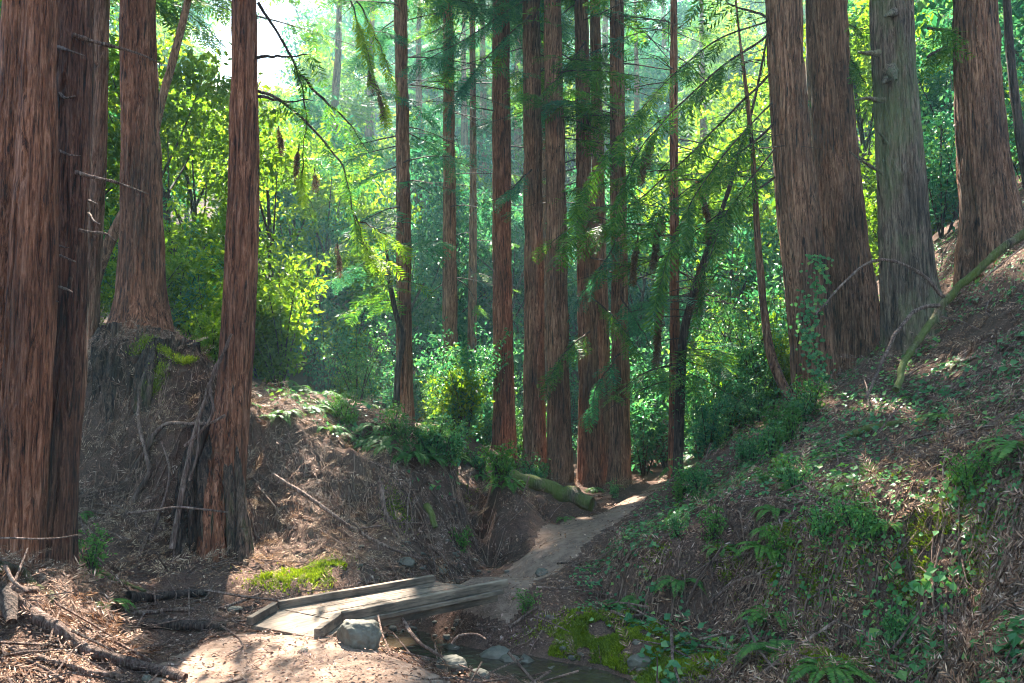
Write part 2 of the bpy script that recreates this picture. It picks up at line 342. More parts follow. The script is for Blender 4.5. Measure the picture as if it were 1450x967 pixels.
# creek water
m, nt, n, l, p = mat('creek_water')
p.inputs['Base Color'].default_value = (.035, .026, .017, 1); p.inputs['Roughness'].default_value = .05; p.inputs['IOR'].default_value = 1.33
p.inputs['Specular IOR Level'].default_value = .9
t1 = tex(n, l, 14, 3, .5, .5, coord='Pos'); bump(n, l, t1.outputs[0], .35, .03, p)
WATER = m
cz = -.30
T, N, B = frames(np.column_stack([creek_pts, np.zeros(len(creek_pts))]))
cv = []
for i, a in enumerate(creek_pts):
    t = T[i]; s = np.array([t[1], -t[0]]); z = cz + max(0, (a[1] - 10) * .02)
    for k in np.linspace(-.5, .5, 5): cv.append((a[0] + s[0] * k, a[1] + s[1] * k, z))
ci = (np.arange(len(creek_pts) - 1)[:, None] * 5 + np.arange(4)[None]).ravel()
tag(link('creek', make_mesh('creek', cv, np.column_stack([ci, ci + 1, ci + 6, ci + 5]), WATER)), kind='structure')

# ------------------------------------------------------------------ sun gaps: openings in the canopy where the photograph has sun flecks
GAPS = []
def gap(px, py, r, Y=None): GAPS.append((ground_hit(px, py) if Y is None else P(px, py, Y), r))
for a in [(30, 880, .45), (60, 930, .5), (110, 900, .35), (20, 960, .4), (150, 930, .1), (345, 958, .10), (480, 962, .12), (420, 940, .02), (570, 945, .04), (400, 822, .22), (470, 815, .15),
          (900, 705, .5), (860, 725, .3), (1285, 700, .42), (1250, 730, .3), (1330, 740, .3), (1200, 640, .25), (1060, 700, .25), (960, 740, .2), (1330, 770, .25), (1420, 740, .22), (1360, 690, .25), (1320, 620, .22), (1330, 585, .15), (1120, 600, .3), (1150, 640, .22),
          (380, 600, .35), (420, 590, .3), (350, 650, .25), (1430, 910, .15), (1180, 680, .18), (1000, 760, .15), (700, 700, .12), (620, 640, .25)]: gap(*a)
for a in [(430, 872, .06, 6.5), (560, 845, .06, 7.1), (770, 765, .12, 9.9), (830, 728, .2, 11.5), (630, 832, .10, 7.5), (100, 520, .22, 6.5), (95, 640, .18, 6.5), (120, 330, .2, 6.6), (545, 370, .5, 9.5), (230, 480, .3, 10.7), (660, 945, .2, 6.0)]: gap(*a)
GAPS += [(P(460, 150, 27), 3.2), (P(400, 330, 20), 2.0), (P(540, 200, 24), 1.8), (P(1060, 260, 20), 2.2), (P(1000, 200, 24), 2.0), (P(440, 260, 22), 2.6), (P(330, 200, 24), 2.2), (P(1310, 280, 24), 1.8), (P(920, 440, 20), 1.2), (P(640, 520, 18), 2.2), (P(1050, 560, 14), 1.6), (P(1090, 470, 15), 1.6), (P(780, 420, 26), 2.5), (P(250, 400, 17), 2.0), (P(500, 440, 18), 2.6), (P(420, 430, 18), 1.6), (P(600, 500, 20), 1.8), (P(700, 480, 25), 2.0), (P(850, 470, 25), 2.0), (P(930, 400, 22), 1.8), (P(1050, 450, 17), 2.0), (P(1090, 330, 18), 1.6), (P(1100, 300, 11.2), .5), (P(1106, 430, 11.2), .4), (P(745, 300, 16.4), .6), (P(715, 400, 17.3), .8), (P(570, 380, 16), .7), (P(640, 300, 21), .8), (P(1240, 330, 10.3), .4), (P(1352, 200, 11), .4), (P(330, 250, 8.7), .25), (P(172, 200, 9.9), .3)]
def open_to_sun(p):
    keep = np.ones(len(p), bool)
    for c, r in GAPS:
        v = p - c; s = v @ SUN; d2 = (v ** 2).sum(1) - s ** 2
        keep &= ~((d2 < (r + .28) ** 2) & (s > .6))
    return keep

# ------------------------------------------------------------------ foliage templates
def twig_template(L=.36, n=13, ll=.055, w=.010, seed=0, ang=55):
    g = np.random.default_rng(seed); V = []; F = []
    def q(a, b, c, d):
        k = len(V); V.extend([a, b, c, d]); F.append([k, k + 1, k + 2, k + 3])
    for i in range(n):
        t = (i + .5) / n; x = t * L
        for s in (-1, 1):
            l_ = ll * (.55 + .9 * math.sin(math.pi * min(1, t * .85 + .12))) * g.uniform(.8, 1.15); a = R(ang + g.uniform(-9, 9))
            d = np.array([math.cos(a), s * math.sin(a), g.uniform(-.25, .12)]); o = np.array([x, 0, -.10 * t * t * L]); sd = np.array([-d[1], d[0], g.uniform(-.4, .4)])
            q(o, o + d * l_ * .5 - sd * w * .5, o + d * l_, o + d * l_ * .5 + sd * w * .5)
    q(np.array([0, -.003, 0]), np.array([L, -.001, -.1 * L]), np.array([L, .001, -.1 * L]), np.array([0, .003, 0]))
    return np.array(V, float), np.array(F)
TW = [twig_template(.36, 8, .085, .020, seed=k, ang=48) for k in range(3)]
TWF = [twig_template(.55, 9, .11, .03, seed=k + 9) for k in range(3)]       # coarser, for far crowns
def leaf_template(nl, rad, size, seed, asp=.5):
    g = np.random.default_rng(seed); V = []; F = []
    for i in range(nl):
        o = rand_dirs(1, g)[0] * rad * g.uniform(.2, 1) ; L = size * g.uniform(.7, 1.25); W = L * asp
        x = o / np.linalg.norm(o) * .5 + rand_dirs(1, g)[0] * .8 + np.array([0, 0, -.25]); x /= np.linalg.norm(x)
        z = np.array([0, 0, 1.]) + rand_dirs(1, g)[0] * .7; y = np.cross(z, x); y /= np.linalg.norm(y) + 1e-6; z = np.cross(x, y)
        k = len(V); V += [o, o + x * L * .5 + y * W * .5 + z * L * .10, o + x * L - z * L * .08, o + x * L * .5 - y * W * .5 + z * L * .10, o + x * L * .52 - z * L * .02]
        F += [[k, k + 1, k + 2, k + 4], [k, k + 4, k + 2, k + 3]]
    return np.array(V), np.array(F)
LC = [leaf_template(11, .20, .10, k) for k in range(3)]            # small-leaved clump
LCF = [leaf_template(12, .42, .24, k + 20, .55) for k in range(3)]    # far clump
LCS = [leaf_template(9, .11, .065, k + 40, .6) for k in range(3)]   # near shrub

def conifer_branches(mb, starts, dirs, lens, droop, g, tmpl, dens=1.0, tw=(.30, .75), mi=0, wood=1, carve=True, thick=.011, up_tip=.0):
    """branches with pinnate twigs; starts/dirs (n,3)"""
    P_, M_ = [], []
    for s, d, L in zip(starts, dirs, lens):
        k = max(5, int(L / .28)); t = np.linspace(0, 1, k)
        side0 = np.cross(d, [0, 0, 1.]); side0 /= np.linalg.norm(side0) + 1e-9
        wob = g.normal(size=2) * .12
        p = s + d * (t * L)[:, None] + np.array([0, 0, -1.]) * (droop * L * t ** 1.7)[:, None] + np.array([0, 0, 1.]) * (up_tip * L * t ** 4)[:, None] + side0 * (wob[0] * L * t ** 2 + .03 * np.sin(t * 9 + wob[1] * 30))[:, None]
        if wood is not None: mb.add(*tube(p, np.linspace(thick * (.5 + .45 * L), .003, k), 4, cap=False), wood)
        nt_ = int(L * 7 * dens)
        tt = np.sort(g.uniform(.12, 1.0, nt_) ** .8); pp = np.stack([np.interp(tt, t, p[:, q]) for q in range(3)], 1)
        tan = np.stack([np.interp(tt, t, np.gradient(p[:, q], t)) for q in range(3)], 1); tan /= np.linalg.norm(tan, axis=1)[:, None]
        sd = np.where(np.arange(nt_) % 2, 1., -1.)[:, None] * side0
        x = tan * g.uniform(.35, .9, (nt_, 1)) + sd * g.uniform(.5, 1., (nt_, 1)) + np.array([0, 0, -1.]) * g.uniform(.0, .55, (nt_, 1))
        x[-1] = tan[-1]; z = np.array([0, 0, 1.]) + rand_dirs(nt_, g) * .45
        sc_ = (g.uniform(*tw, nt_) * (1.25 - .75 * tt)) / tmpl[0][0][:, 0].max()
        P_.append(pp); M_.append(basis(x, z) * sc_[:, None, None])
    if not P_: return
    pos = np.vstack(P_); M = np.concatenate(M_)
    if carve:
        kk = open_to_sun(pos); pos, M = pos[kk], M[kk]
    which = g.integers(0, len(tmpl), len(pos))
    for q, (V, F) in enumerate(tmpl):
        w = which == q
        if w.any(): mb.add(*replicate(V, F, M[w], pos[w]), mi)
def leaf_clumps(mb, pos, g, tmpl, s=(.8, 1.3), mi=0, carve=True):
    if carve: pos = pos[open_to_sun(pos)]
    n_ = len(pos); 
    if not n_: return
    M = basis(rand_dirs(n_, g) * [1, 1, .3], np.array([0, 0, 1.]) + rand_dirs(n_, g) * .35) * g.uniform(*s, n_)[:, None, None]
    which = g.integers(0, len(tmpl), n_)
    for q, (V, F) in enumerate(tmpl):
        w = which == q
        if w.any(): mb.add(*replicate(V, F, M[w], pos[w]), mi)

# ------------------------------------------------------------------ trunks
def trunk_mesh(c, r, segs, seed, flare=.35, flare_h=.8, ridge=.055, lobes=5):
    """c: dense centreline; r radii. fluted trunk with deep interlacing bark furrows"""
    T, N, B = frames(c); n_ = len(c); a = np.arange(segs) / segs * 2 * math.pi
    h = np.r_[0, np.cumsum(np.linalg.norm(np.diff(c, axis=0), axis=1))][:, None]
    aa = a[None] + .15 * noise3(h * .5, 0, 0, seed) + .05 * h
    rm = r.mean(); q = rm / .075                                   # furrows about 5 cm apart
    wx = np.cos(aa) * q; wy = np.sin(aa) * q; sway = .55 * noise3(wx * .5, wy * .5, h * 1.6, seed + 1); wx = wx + sway; wy = wy + sway
    fur = np.abs(fbm(wx, wy, h * .8, seed, 2)); rd = np.clip(fur * 3.2, 0, 1) ** .7          # 0 in the furrow, 1 on the ridge
    crack = .35 * fbm(wx * 2.3, wy * 2.3, h * 5, seed + 2, 2)
    big = fbm(np.cos(aa) * 1.3, np.sin(aa) * 1.3, h * .3, seed + 3, 2)
    fl = np.exp(-h / flare_h) * flare * (1 + .55 * np.cos(lobes * a[None] + seed) + .4 * noise3(np.cos(a)[None] * 2, np.sin(a)[None] * 2, seed, 8))
    dep = min(.042, rm * .2) * ridge / .055
    rr = r[:, None] * (1 + .09 * big + fl) + dep * (rd + crack - .7)
    V = c[:, None] + (np.cos(a)[None, :, None] * N[:, None] + np.sin(a)[None, :, None] * B[:, None]) * rr[..., None]
    i = np.arange(n_ - 1)[:, None] * segs; j = np.arange(segs)[None]; j2 = (j + 1) % segs
    F = np.stack([i + j, i + j2, i + segs + j2, i + segs + j], -1).reshape(-1, 4)
    return V.reshape(-1, 3), F
def trunk_line(pix, top, step):
    """pix: [(px,py,width px,Y)...] from top of frame down to base -> world centreline base to top, radii"""
    pts = []; rad = []
    for (px, py, w, Y) in pix[::-1]:
        q = P(px, py, Y); pts.append(q); rad.append(.46 * w / FPX * Y)
    pts = [pts[0] + (pts[0] - pts[1]) / np.linalg.norm(pts[0] - pts[1]) * .5] + pts; rad = [rad[0] * 1.08] + rad
    d = pts[-1] - pts[-2]; d = d / np.linalg.norm(d); d = d * .5 + np.array([0, 0, .5]); d /= np.linalg.norm(d)
    z0 = pts[-1][2]; base_r = rad[-1]
    for f in (.33, .66, 1.0):
        pts.append(pts[-1] + d * (top - z0) / 3); rad.append(base_r * (1 - f * .55))
    q = smooth_poly(pts, step, rad); return q[:, :3], np.clip(q[:, 3], .004, None)
def redwood(label, pix, top, bark, segs=96, crown=(7, 36, 2.6), seed=1, group=None, flare=.3, needles=None, tmpl=None, flare_h=.6, over=None, name='redwood_tree', step=.07, lobes=5, dens=1.0, ridge=.055):
    c, r = trunk_line(pix, top, step); base = P(pix[-1][0], pix[-1][1], pix[-1][3])
    t = thing(name, label, 'tree', base, group)
    # coarser rings far above the frame
    zc = H + 560 / FPX * pix[0][3] + .6; keep = (c[:, 2] < zc) | (np.arange(len(c)) % 6 == 0); keep[-1] = True
    V, F = trunk_mesh(c[keep], r[keep], segs, seed, flare, flare_h, lobes=lobes, ridge=ridge)
    mb = MB().add(V, F); mb.build('trunk', bark, t, base)
    g = np.random.default_rng(seed + 100)
    mb = MB(); z0, nb, L = crown
    if nb:
        zz = g.uniform(z0, top - .3, nb); idx = np.argmin(np.abs(c[:, 2][None] - zz[:, None]), 1); st = c[idx]
        az = g.uniform(0, 2 * math.pi, nb); e = g.uniform(-.25, .2, nb)
        d = np.column_stack([np.cos(az) * np.cos(e), np.sin(az) * np.cos(e), np.sin(e)])
        ln = L * (1.0 - .5 * (zz - z0) / max(.1, top - z0)) * g.uniform(.7, 1.2, nb)
        conifer_branches(mb, st, d, ln, .18, g, tmpl or TWF, dens=1.5 * dens)
    if over:  # extra high branches, added above the frame to shade the ground
        nb, L, zc0 = over; zz = g.uniform(zc0, top - .5, nb); st = c[np.argmin(np.abs(c[:, 2][None] - zz[:, None]), 1)]; az = g.uniform(0, 2 * math.pi, nb); e = g.uniform(-.2, .25, nb)
        conifer_branches(mb, st, np.column_stack([np.cos(az) * np.cos(e), np.sin(az) * np.cos(e), np.sin(e)]), L * (1 - .45 * (zz - zc0) / (top - zc0)) * g.uniform(.6, 1.15, nb), .15, g, TWF, dens=2.0, tw=(.5, 1.0))
    if mb.n: mb.build('crown', [needles or LEAF_NEEDLE, BARK_DARK], t, base, smooth=False)
    return t, c, r
def stubs(t, lst, Y, matl=STICK, nm='broken_branch'):
    base = np.array(t.location)
    for q in lst:
        (x0, y0, x1, y1, w) = q[:5]; a = P(x0, y0, Y); b = P(x1, y1, Y - (q[5] if len(q) > 5 else .34)); gq = np.random.default_rng(int(x0 * 7 + y0)); m_ = a + (b - a) * gq.uniform(.35, .6) + gq.normal(size=3) * [.01, .02, .018]; b = a + (b - a) * gq.uniform(.75, 1.15)
        pts = smooth_poly([a + (a - b) * .25, a, m_, b], .03); rr = np.linspace(w * 1.5, w * .35, len(pts)) * (1 + .25 * noise3(np.arange(len(pts)) * .8, x0, y0, 2)) / FPX * Y * .5
        MB().add(*tube(pts, rr, 6, .25, seed=int(x0))).build(nm, matl, t, base)

# ================================================================== TREES
def bough(mb, p, thick, g, tmpl=TW, dens=9, tw=(.2, .42), start=.25, mi=0, wood=1, hang=.35, carve=False, sides=6):
    """one branch along a given polyline, with needle twigs"""
    p = smooth_poly(p, .06); k = len(p); t = np.linspace(0, 1, k)
    L = np.linalg.norm(np.diff(p, axis=0), axis=1).sum()
    p = p + .02 * np.column_stack([noise3(t * 12, q, L * 7, 4) for q in range(3)])
    mb.add(*tube(p, thick * (1 - .8 * t), sides, .2), wood)
    n_ = int(L * dens)
    if n_ < 1: return
    tt = g.uniform(start, 1, n_); pp = np.stack([np.interp(tt, t, p[:, q]) for q in range(3)], 1)
    tan = np.stack([np.interp(tt, t, np.gradient(p[:, q], t)) for q in range(3)], 1); tan /= np.linalg.norm(tan, axis=1)[:, None]
    sd = np.cross(tan, [0, 0, 1.]) * np.where(g.random(n_) > .5, 1., -1.)[:, None]
    x = tan * g.uniform(.2, .9, (n_, 1)) + sd * g.uniform(.3, 1, (n_, 1)) - np.array([0, 0, 1.]) * g.uniform(0, hang * 2, (n_, 1))
    M = basis(x, np.array([0, 0, 1.]) + rand_dirs(n_, g) * .5) * (g.uniform(*tw, n_) / .36)[:, None, None]
    if carve: kk = open_to_sun(pp); pp, M = pp[kk], M[kk]
    w_ = g.integers(0, len(tmpl), len(pp))
    for q, (V, F) in enumerate(tmpl):
        s_ = w_ == q
        if s_.any(): mb.add(*replicate(V, F, M[s_], pp[s_]), mi)
def branch_part(t, name, polys, mats, thick=.012, seed=0, **kw):
    base = np.array(t.location); g = np.random.default_rng(seed)
    for poly in polys:
        mb = MB(); bough(mb, [P(*q) for q in poly], thick, g, **kw); mb.build(name, mats, t, base, smooth=False)

# ---- big trunks on the left bank
t1, _, _ = redwood('thick reddish redwood trunk at the left edge, front half of the close pair', [(57, -20, 47, 6.45), (52, 200, 58, 6.45), (44, 480, 66, 6.45), (33, 650, 66, 6.45), (24, 795, 72, 6.45)], 19, BARK_RED, 150, (8.5, 26, 3.0), 1, 'redwoods of the close pair', .16, flare_h=.35, step=.05)
t2, _, _ = redwood('dark redwood trunk pressed against the thick left trunk, short dead twigs on its side', [(107, -20, 54, 6.85), (104, 200, 52, 6.85), (99, 480, 48, 6.85), (88, 650, 50, 6.85), (80, 800, 56, 6.85)], 18, BARK_SHADED, 140, (8.5, 24, 2.8), 2, 'redwoods of the close pair', .16, flare_h=.35, step=.05)
stubs(t2, [(82, 66, 124, 80, 5), (82, 128, 108, 136, 4), (78, 210, 120, 222, 4, .1), (74, 344, 106, 352, 4), (72, 360, 108, 371, 4.5), (70, 403, 102, 413, 4.5), (66, 420, 84, 428, 4),
           (130, 58, 240, 94, 5, -.3), (128, 250, 202, 272, 4.5, -.2), (122, 328, 168, 342, 4, -.1), (128, 285, 142, 290, 3), (128, 305, 143, 318, 3)], 6.74)
redwood('dark leaning redwood behind the close pair at the left edge', [(26, -20, 46, 8.4), (18, 200, 42, 8.4), (4, 430, 44, 8.6), (-4, 600, 46, 8.8)], 17, BARK_RED, 64, (10, 16, 2.5), 3)
redwood('pale reddish redwood partly hidden between the close pair and the stump tree', [(144, -20, 24, 10.2), (140, 200, 24, 10.2), (134, 340, 24, 10.3), (124, 480, 28, 10.4)], 17, BARK_PALE, 56, (10.5, 18, 2.4), 4)
t3, _, _ = redwood('reddish redwood growing on top of the charred mossy stump', [(195, -20, 53, 9.9), (199, 150, 56, 9.9), (201, 330, 63, 9.9), (200, 420, 72, 9.9), (200, 474, 96, 9.9)], 20, BARK_RED, 110, (10, 30, 2.9), 5, None, .18, flare_h=.25, over=(40, 4.2, 9.5))
t4, _, _ = redwood('slim reddish redwood with a dark hollow flared base on the cut bank', [(347, -20, 38, 8.7), (345, 240, 44, 8.7), (340, 400, 49, 8.7), (331, 540, 50, 8.7), (318, 650, 62, 8.6), (303, 768, 66, 8.5)], 19, BARK_RED, 104, (9.5, 30, 2.9), 6, None, .35, flare_h=.55, over=(40, 4.2, 9.5))
redwood('thin pale trunk leaning diagonally behind the stump tree', [(268, -10, 10, 12), (238, 110, 12, 12), (200, 250, 15, 12), (152, 350, 17, 12), (126, 420, 20, 12)], 13, BARK_BROWN, 20, (10.5, 6, 1.5), 7, None, .1, name='leaning_tree')
# boughs leaving the slim redwood
branch_part(t4, 'branch', [[(364, 4, 8.7), (398, 55, 8.9), (424, 110, 9.1), (433, 165, 9.2), (430, 215, 9.2)], [(424, 105, 9.1), (455, 140, 9.2), (490, 170, 9.4), (522, 215, 9.5)],
                           [(364, 128, 8.7), (395, 142, 8.9), (440, 180, 9.1), (485, 235, 9.3), (500, 300, 9.4), (512, 340, 9.4)], [(364, 80, 8.7), (400, 80, 8.8), (440, 78, 9.0)], [(364, 135, 8.7), (400, 143, 8.8), (442, 142, 8.9)]],
            [LEAF_NEEDLE, BARK_DARK], .020, 11, dens=7, hang=.6, start=.35)
branch_part(t4, 'branch', [[(430, 215, 9.2), (428, 260, 9.2), (446, 300, 9.2)], [(500, 300, 9.4), (520, 345, 9.4), (545, 385, 9.4)], [(505, 310, 9.4), (540, 330, 9.4), (580, 352, 9.4)], [(512, 340, 9.4), (530, 365, 9.4), (560, 372, 9.4)], [(495, 0, 8.9), (515, 60, 9.0), (525, 95, 9), (545, 150, 9)], [(505, 0, 8.9), (535, 60, 9.0), (560, 120, 9)]],
            [LEAF_BRIGHT, BARK_DARK], .010, 12, dens=22, hang=.5, start=.1, tw=(.16, .34))  # sunlit sprays: the sun is put into a brighter leaf colour than the needles
branch_part(t4, 'hanging_brown_spray', [[(522, 100, 9), (535, 125, 9), (542, 155, 9)], [(424, 205, 9.2), (420, 225, 9.2), (418, 245, 9.2)], [(446, 240, 9.2), (447, 255, 9.2)], [(478, 345, 9.3), (480, 372, 9.3)], [(395, 180, 9), (398, 205, 9)]], [LEAF_BROWN, BARK_DARK], .007, 13, dens=80, hang=.9, start=.0, tw=(.1, .22))
# ---- redwoods beyond the crest
mids = [
 ('slender redwood behind the fern ledge with leaves crossing its trunk', [(567, -20, 20, 16), (569, 120, 20, 16), (571, 300, 22, 16), (572, 480, 23, 16), (572, 590, 27, 16)], (4.5, 46, 2.6)),
 ('slender redwood standing midway between the ledge and the tall cluster', [(634, -20, 15, 21), (636, 200, 18, 21), (637, 420, 22, 21), (637, 600, 25, 21)], (4.5, 46, 2.8)),
 ('thin young redwood beside the slender midway redwood', [(668, -20, 8, 24), (670, 200, 10, 24), (669, 400, 13, 24), (667, 605, 16, 24)], (5, 36, 2.2)),
 ('golden brown redwood at the front of the tall central cluster, with pale fibres', [(709, -20, 25, 17.5), (710, 200, 27, 17.5), (711, 400, 29, 17.5), (713, 560, 31, 17.5), (714, 650, 36, 17.5)], (7.2, 40, 2.8)),
 ('straight dark redwood, first of the tall touching pair at the creek', [(752, -20, 26, 16.5), (754, 200, 28, 16.5), (756, 400, 30, 16.5), (756, 560, 32, 16.5), (757, 672, 38, 16.5)], (7.2, 36, 2.7)),
 ('straight redwood with split bark, second of the tall touching pair at the creek', [(782, -20, 26, 16), (786, 200, 29, 16), (789, 400, 31, 16), (791, 560, 33, 16), (793, 685, 38, 16)], (7.2, 36, 2.7)),
 ('redwood half veiled by drooping sprays, just past the tall pair', [(823, -20, 20, 16.5), (826, 200, 23, 16.5), (830, 400, 27, 16.5), (834, 560, 31, 16.5), (836, 688, 40, 16.5)], (4.4, 50, 2.8)),
 ('dark redwood hidden behind the veiled one', [(842, -20, 15, 18.5), (846, 200, 18, 18.5), (850, 400, 22, 18.5), (853, 560, 24, 18.5), (855, 688, 27, 18.5)], (5, 36, 2.6)),
 ('dark redwood at the trail crest, last trunk of the tall central cluster', [(873, -20, 20, 16), (875, 200, 23, 16), (877, 400, 26, 16), (878, 560, 28, 16), (876, 690, 34, 16)], (4.4, 50, 2.8)),
 ('pale redwood trunk seen in the gap behind the tall touching pair', [(771, -20, 14, 22), (771, 300, 16, 22), (772, 640, 18, 22)], (7.5, 24, 2.4)),
]
MID = []
for k, (lab, pix, cr) in enumerate(mids):
    tm_, _, _ = redwood(lab, pix, 20 + (k * 37 % 7), BARK_BROWN if k != 3 else BARK_RED, 56, cr, 20 + k, 'redwoods beyond the trail crest', .3, flare_h=.5, tmpl=TW if pix[-1][3] < 18 else TWF, needles=LEAF_NEEDLE if k % 3 else LEAF_NEEDLE_BLUE, step=.1, dens=1.5 if pix[-1][3] < 18 else 1.3, over=(34, 4.2, 11)); MID.append(tm_)
branch_part(MID[4], 'branch', [[(752, -5, 16.3), (700, 28, 15.8), (640, 66, 15.3), (575, 96, 15)], [(752, 20, 16.3), (700, 70, 15.8), (655, 125, 15.5), (635, 160, 15.4)], [(752, 240, 16.3), (715, 275, 16), (680, 290, 15.8)]], [LEAF_NEEDLE_BLUE, BARK_DARK], .022, 71, dens=22, hang=.5, start=.1, tw=(.25, .5))
branch_part(MID[6], 'branch', [[(828, 60, 16.3), (800, 100, 15.8), (770, 130, 15.4)], [(832, 300, 16.2), (800, 330, 15.6), (765, 352, 15.2)], [(836, 420, 16), (870, 450, 15.4), (905, 500, 15)], [(834, 470, 16), (800, 500, 15.2), (775, 545, 15)]], [LEAF_NEEDLE, BARK_DARK], .018, 72, dens=18, hang=.7, start=.1, tw=(.25, .5))
branch_part(MID[8], 'branch', [[(878, 250, 15.8), (905, 290, 15.2), (935, 345, 14.8)], [(878, 330, 15.8), (850, 380, 15.2), (815, 430, 14.8)], [(878, 420, 15.8), (910, 470, 15), (940, 530, 14.6)], [(877, 500, 15.8), (850, 540, 15.2), (830, 590, 15)]], [LEAF_NEEDLE_BLUE, BARK_DARK], .018, 73, dens=18, hang=.7, start=.1, tw=(.25, .5))
t9, _, _ = redwood('slender young redwood with full drooping foliage right of the trail crest', [(954, -20, 10, 14.2), (954, 200, 13, 14.2), (955, 400, 15, 14.2), (955, 560, 17, 14.2), (955, 660, 19, 14.2)], 13, BARK_RED, 40, (2.2, 80, 2.0), 41, None, .2, tmpl=TW, needles=LEAF_NEEDLE, dens=1.1)
branch_part(t9, 'hanging_brown_spray', [[(925, 190, 13.6), (915, 215, 13.5), (908, 245, 13.5)], [(985, 250, 13.6), (1000, 290, 13.6), (1004, 325, 13.6)], [(940, 300, 13.7), (930, 330, 13.6), (926, 365, 13.6)], [(905, 330, 13.4), (898, 360, 13.4), (896, 385, 13.4)], [(990, 370, 13.5), (992, 400, 13.5), (985, 430, 13.5)], [(935, 420, 13.5), (932, 460, 13.5), (930, 500, 13.5)], [(870, 190, 13.4), (868, 215, 13.4), (866, 235, 13.4)]], [LEAF_BROWN, BARK_DARK], .009, 14, dens=90, hang=.9, start=.0, tw=(.14, .34))
redwood('dark leaning snag draped with hanging sprays beside the slender young redwood', [(1085, 60, 3, 13.4), (1064, 160, 4, 13.5), (1046, 220, 6, 13.6), (1028, 280, 7, 13.6), (1000, 360, 10, 13.6), (978, 430, 12, 13.6), (966, 500, 14, 13.6), (960, 655, 15, 13.8)], 9.2, BARK_DARK, 24, (2.2, 50, 1.2), 42, None, .1, tmpl=TW, needles=LEAF_NEEDLE_BLUE, name='leaning_snag', dens=1.2)
redwood('thin dark curved sapling in front of the ledge redwood', [(552, 400, 7, 14.5), (560, 440, 8, 14.5), (570, 480, 9, 14.5), (564, 520, 9, 14.5), (562, 570, 10, 14.5), (566, 598, 11, 14.5)], 4.6, BARK_DARK, 12, (3.6, 12, .9), 43, None, .1, tmpl=TW, name='sapling')
for lab, px, Y, tp in [('redwood added for canopy shade, hidden behind the slim hollow-based redwood', 343, 19, 25), ('redwood added for canopy shade, hidden behind the stump tree', 200, 17, 24), ('redwood added for canopy shade, far behind the close pair', 60, 17, 24), ('redwood added for canopy shade, far behind the close pair', 25, 22, 26),
                       ('redwood added for canopy shade behind the last trunk of the central cluster', 876, 21.5, 26), ('redwood added for canopy shade behind the ivy-footed redwood', 1150, 19, 25)]:
    redwood(lab, [(px, -20, 360 / Y, Y), (px, 300, 400 / Y, Y), (px, 585, 440 / Y, Y)], tp, BARK_BROWN, 32, (12, 10, 3), int(px), 'added shade redwoods hidden behind nearer trunks', .2, over=(60 if px < 1000 else 28, 5.2, 10.8 if Y < 19.5 else 12.5), step=.2)  # added for the shade of their crowns, trunks tucked out of sight
# ---- big trunks on the right slope
r1, _, _ = redwood('big redwood with split bark nearest the trail on the right slope, ivy climbing its foot', [(1108, -20, 52, 11.3), (1115, 130, 54, 11.3), (1130, 300, 62, 11.3), (1144, 420, 66, 11.3), (1152, 500, 68, 11.3), (1158, 562, 76, 11.3)], 20, BARK_BROWN, 120, (9.5, 34, 3.0), 51, 'big redwoods on the right slope', .12, flare_h=.3)
r2, _, _ = redwood('big dark redwood touching the ivy-footed trunk, base behind the hollow', [(1170, -20, 58, 12.3), (1178, 130, 60, 12.3), (1190, 300, 68, 12.3), (1204, 420, 76, 12.3), (1210, 490, 84, 12.3)], 21, BARK_BROWN, 120, (10.5, 34, 3.0), 52, 'big redwoods on the right slope', .12, flare_h=.4)
r3, _, _ = redwood('big greyish lichen-covered redwood with knots, behind the mossy arching branch', [(1262, -20, 62, 10.4), (1266, 100, 62, 10.4), (1276, 250, 68, 10.4), (1284, 380, 78, 10.4), (1292, 450, 90, 10.4), (1298, 505, 102, 10.4)], 20, BARK_GREY, 128, (9.0, 32, 3.0), 53, 'big redwoods on the right slope', .12, flare_h=.3)
r4, _, _ = redwood('big redwood with flaring base highest on the right slope', [(1379, -20, 60, 11), (1384, 100, 64, 11), (1392, 220, 72, 11), (1402, 300, 84, 11), (1412, 375, 112, 11)], 20, BARK_BROWN, 128, (9.5, 32, 3.0), 54, 'big redwoods on the right slope', .14, flare_h=.35)
redwood('thin dark tree bending at the right edge beyond the highest slope redwood', [(1424, -20, 11, 13), (1430, 70, 12, 13), (1440, 160, 13, 13), (1456, 260, 14, 13), (1480, 380, 16, 13)], 12, BARK_DARK, 14, (9.5, 8, 1.5), 55, None, .1, name='thin_tree')
redwood('thin curved sapling leaning out beside the ivy-footed redwood', [(1040, -20, 3, 11.4), (1048, 60, 4, 11.4), (1057, 128, 6, 11.4), (1066, 220, 8, 11.4), (1074, 350, 10, 11.4), (1082, 440, 12, 11.4), (1094, 510, 14, 11.3), (1126, 582, 17, 11.2)], 9.5, BARK_BROWN, 16, (5.2, 10, 1.0), 56, None, .15, name='sapling')
stubs(r3, [(1238, 75, 1216, 74, 7, .1), (1244, 142, 1215, 142, 7, .1), (1262, 102, 1268, 112, 12, .3), (1256, 112, 1250, 120, 9, .25), (1240, 240, 1205, 216, 4, .2), (1252, 200, 1242, 186, 5, .2), (1264, 18, 1250, 26, 9, .2)], 10.1, BARK_GREY)
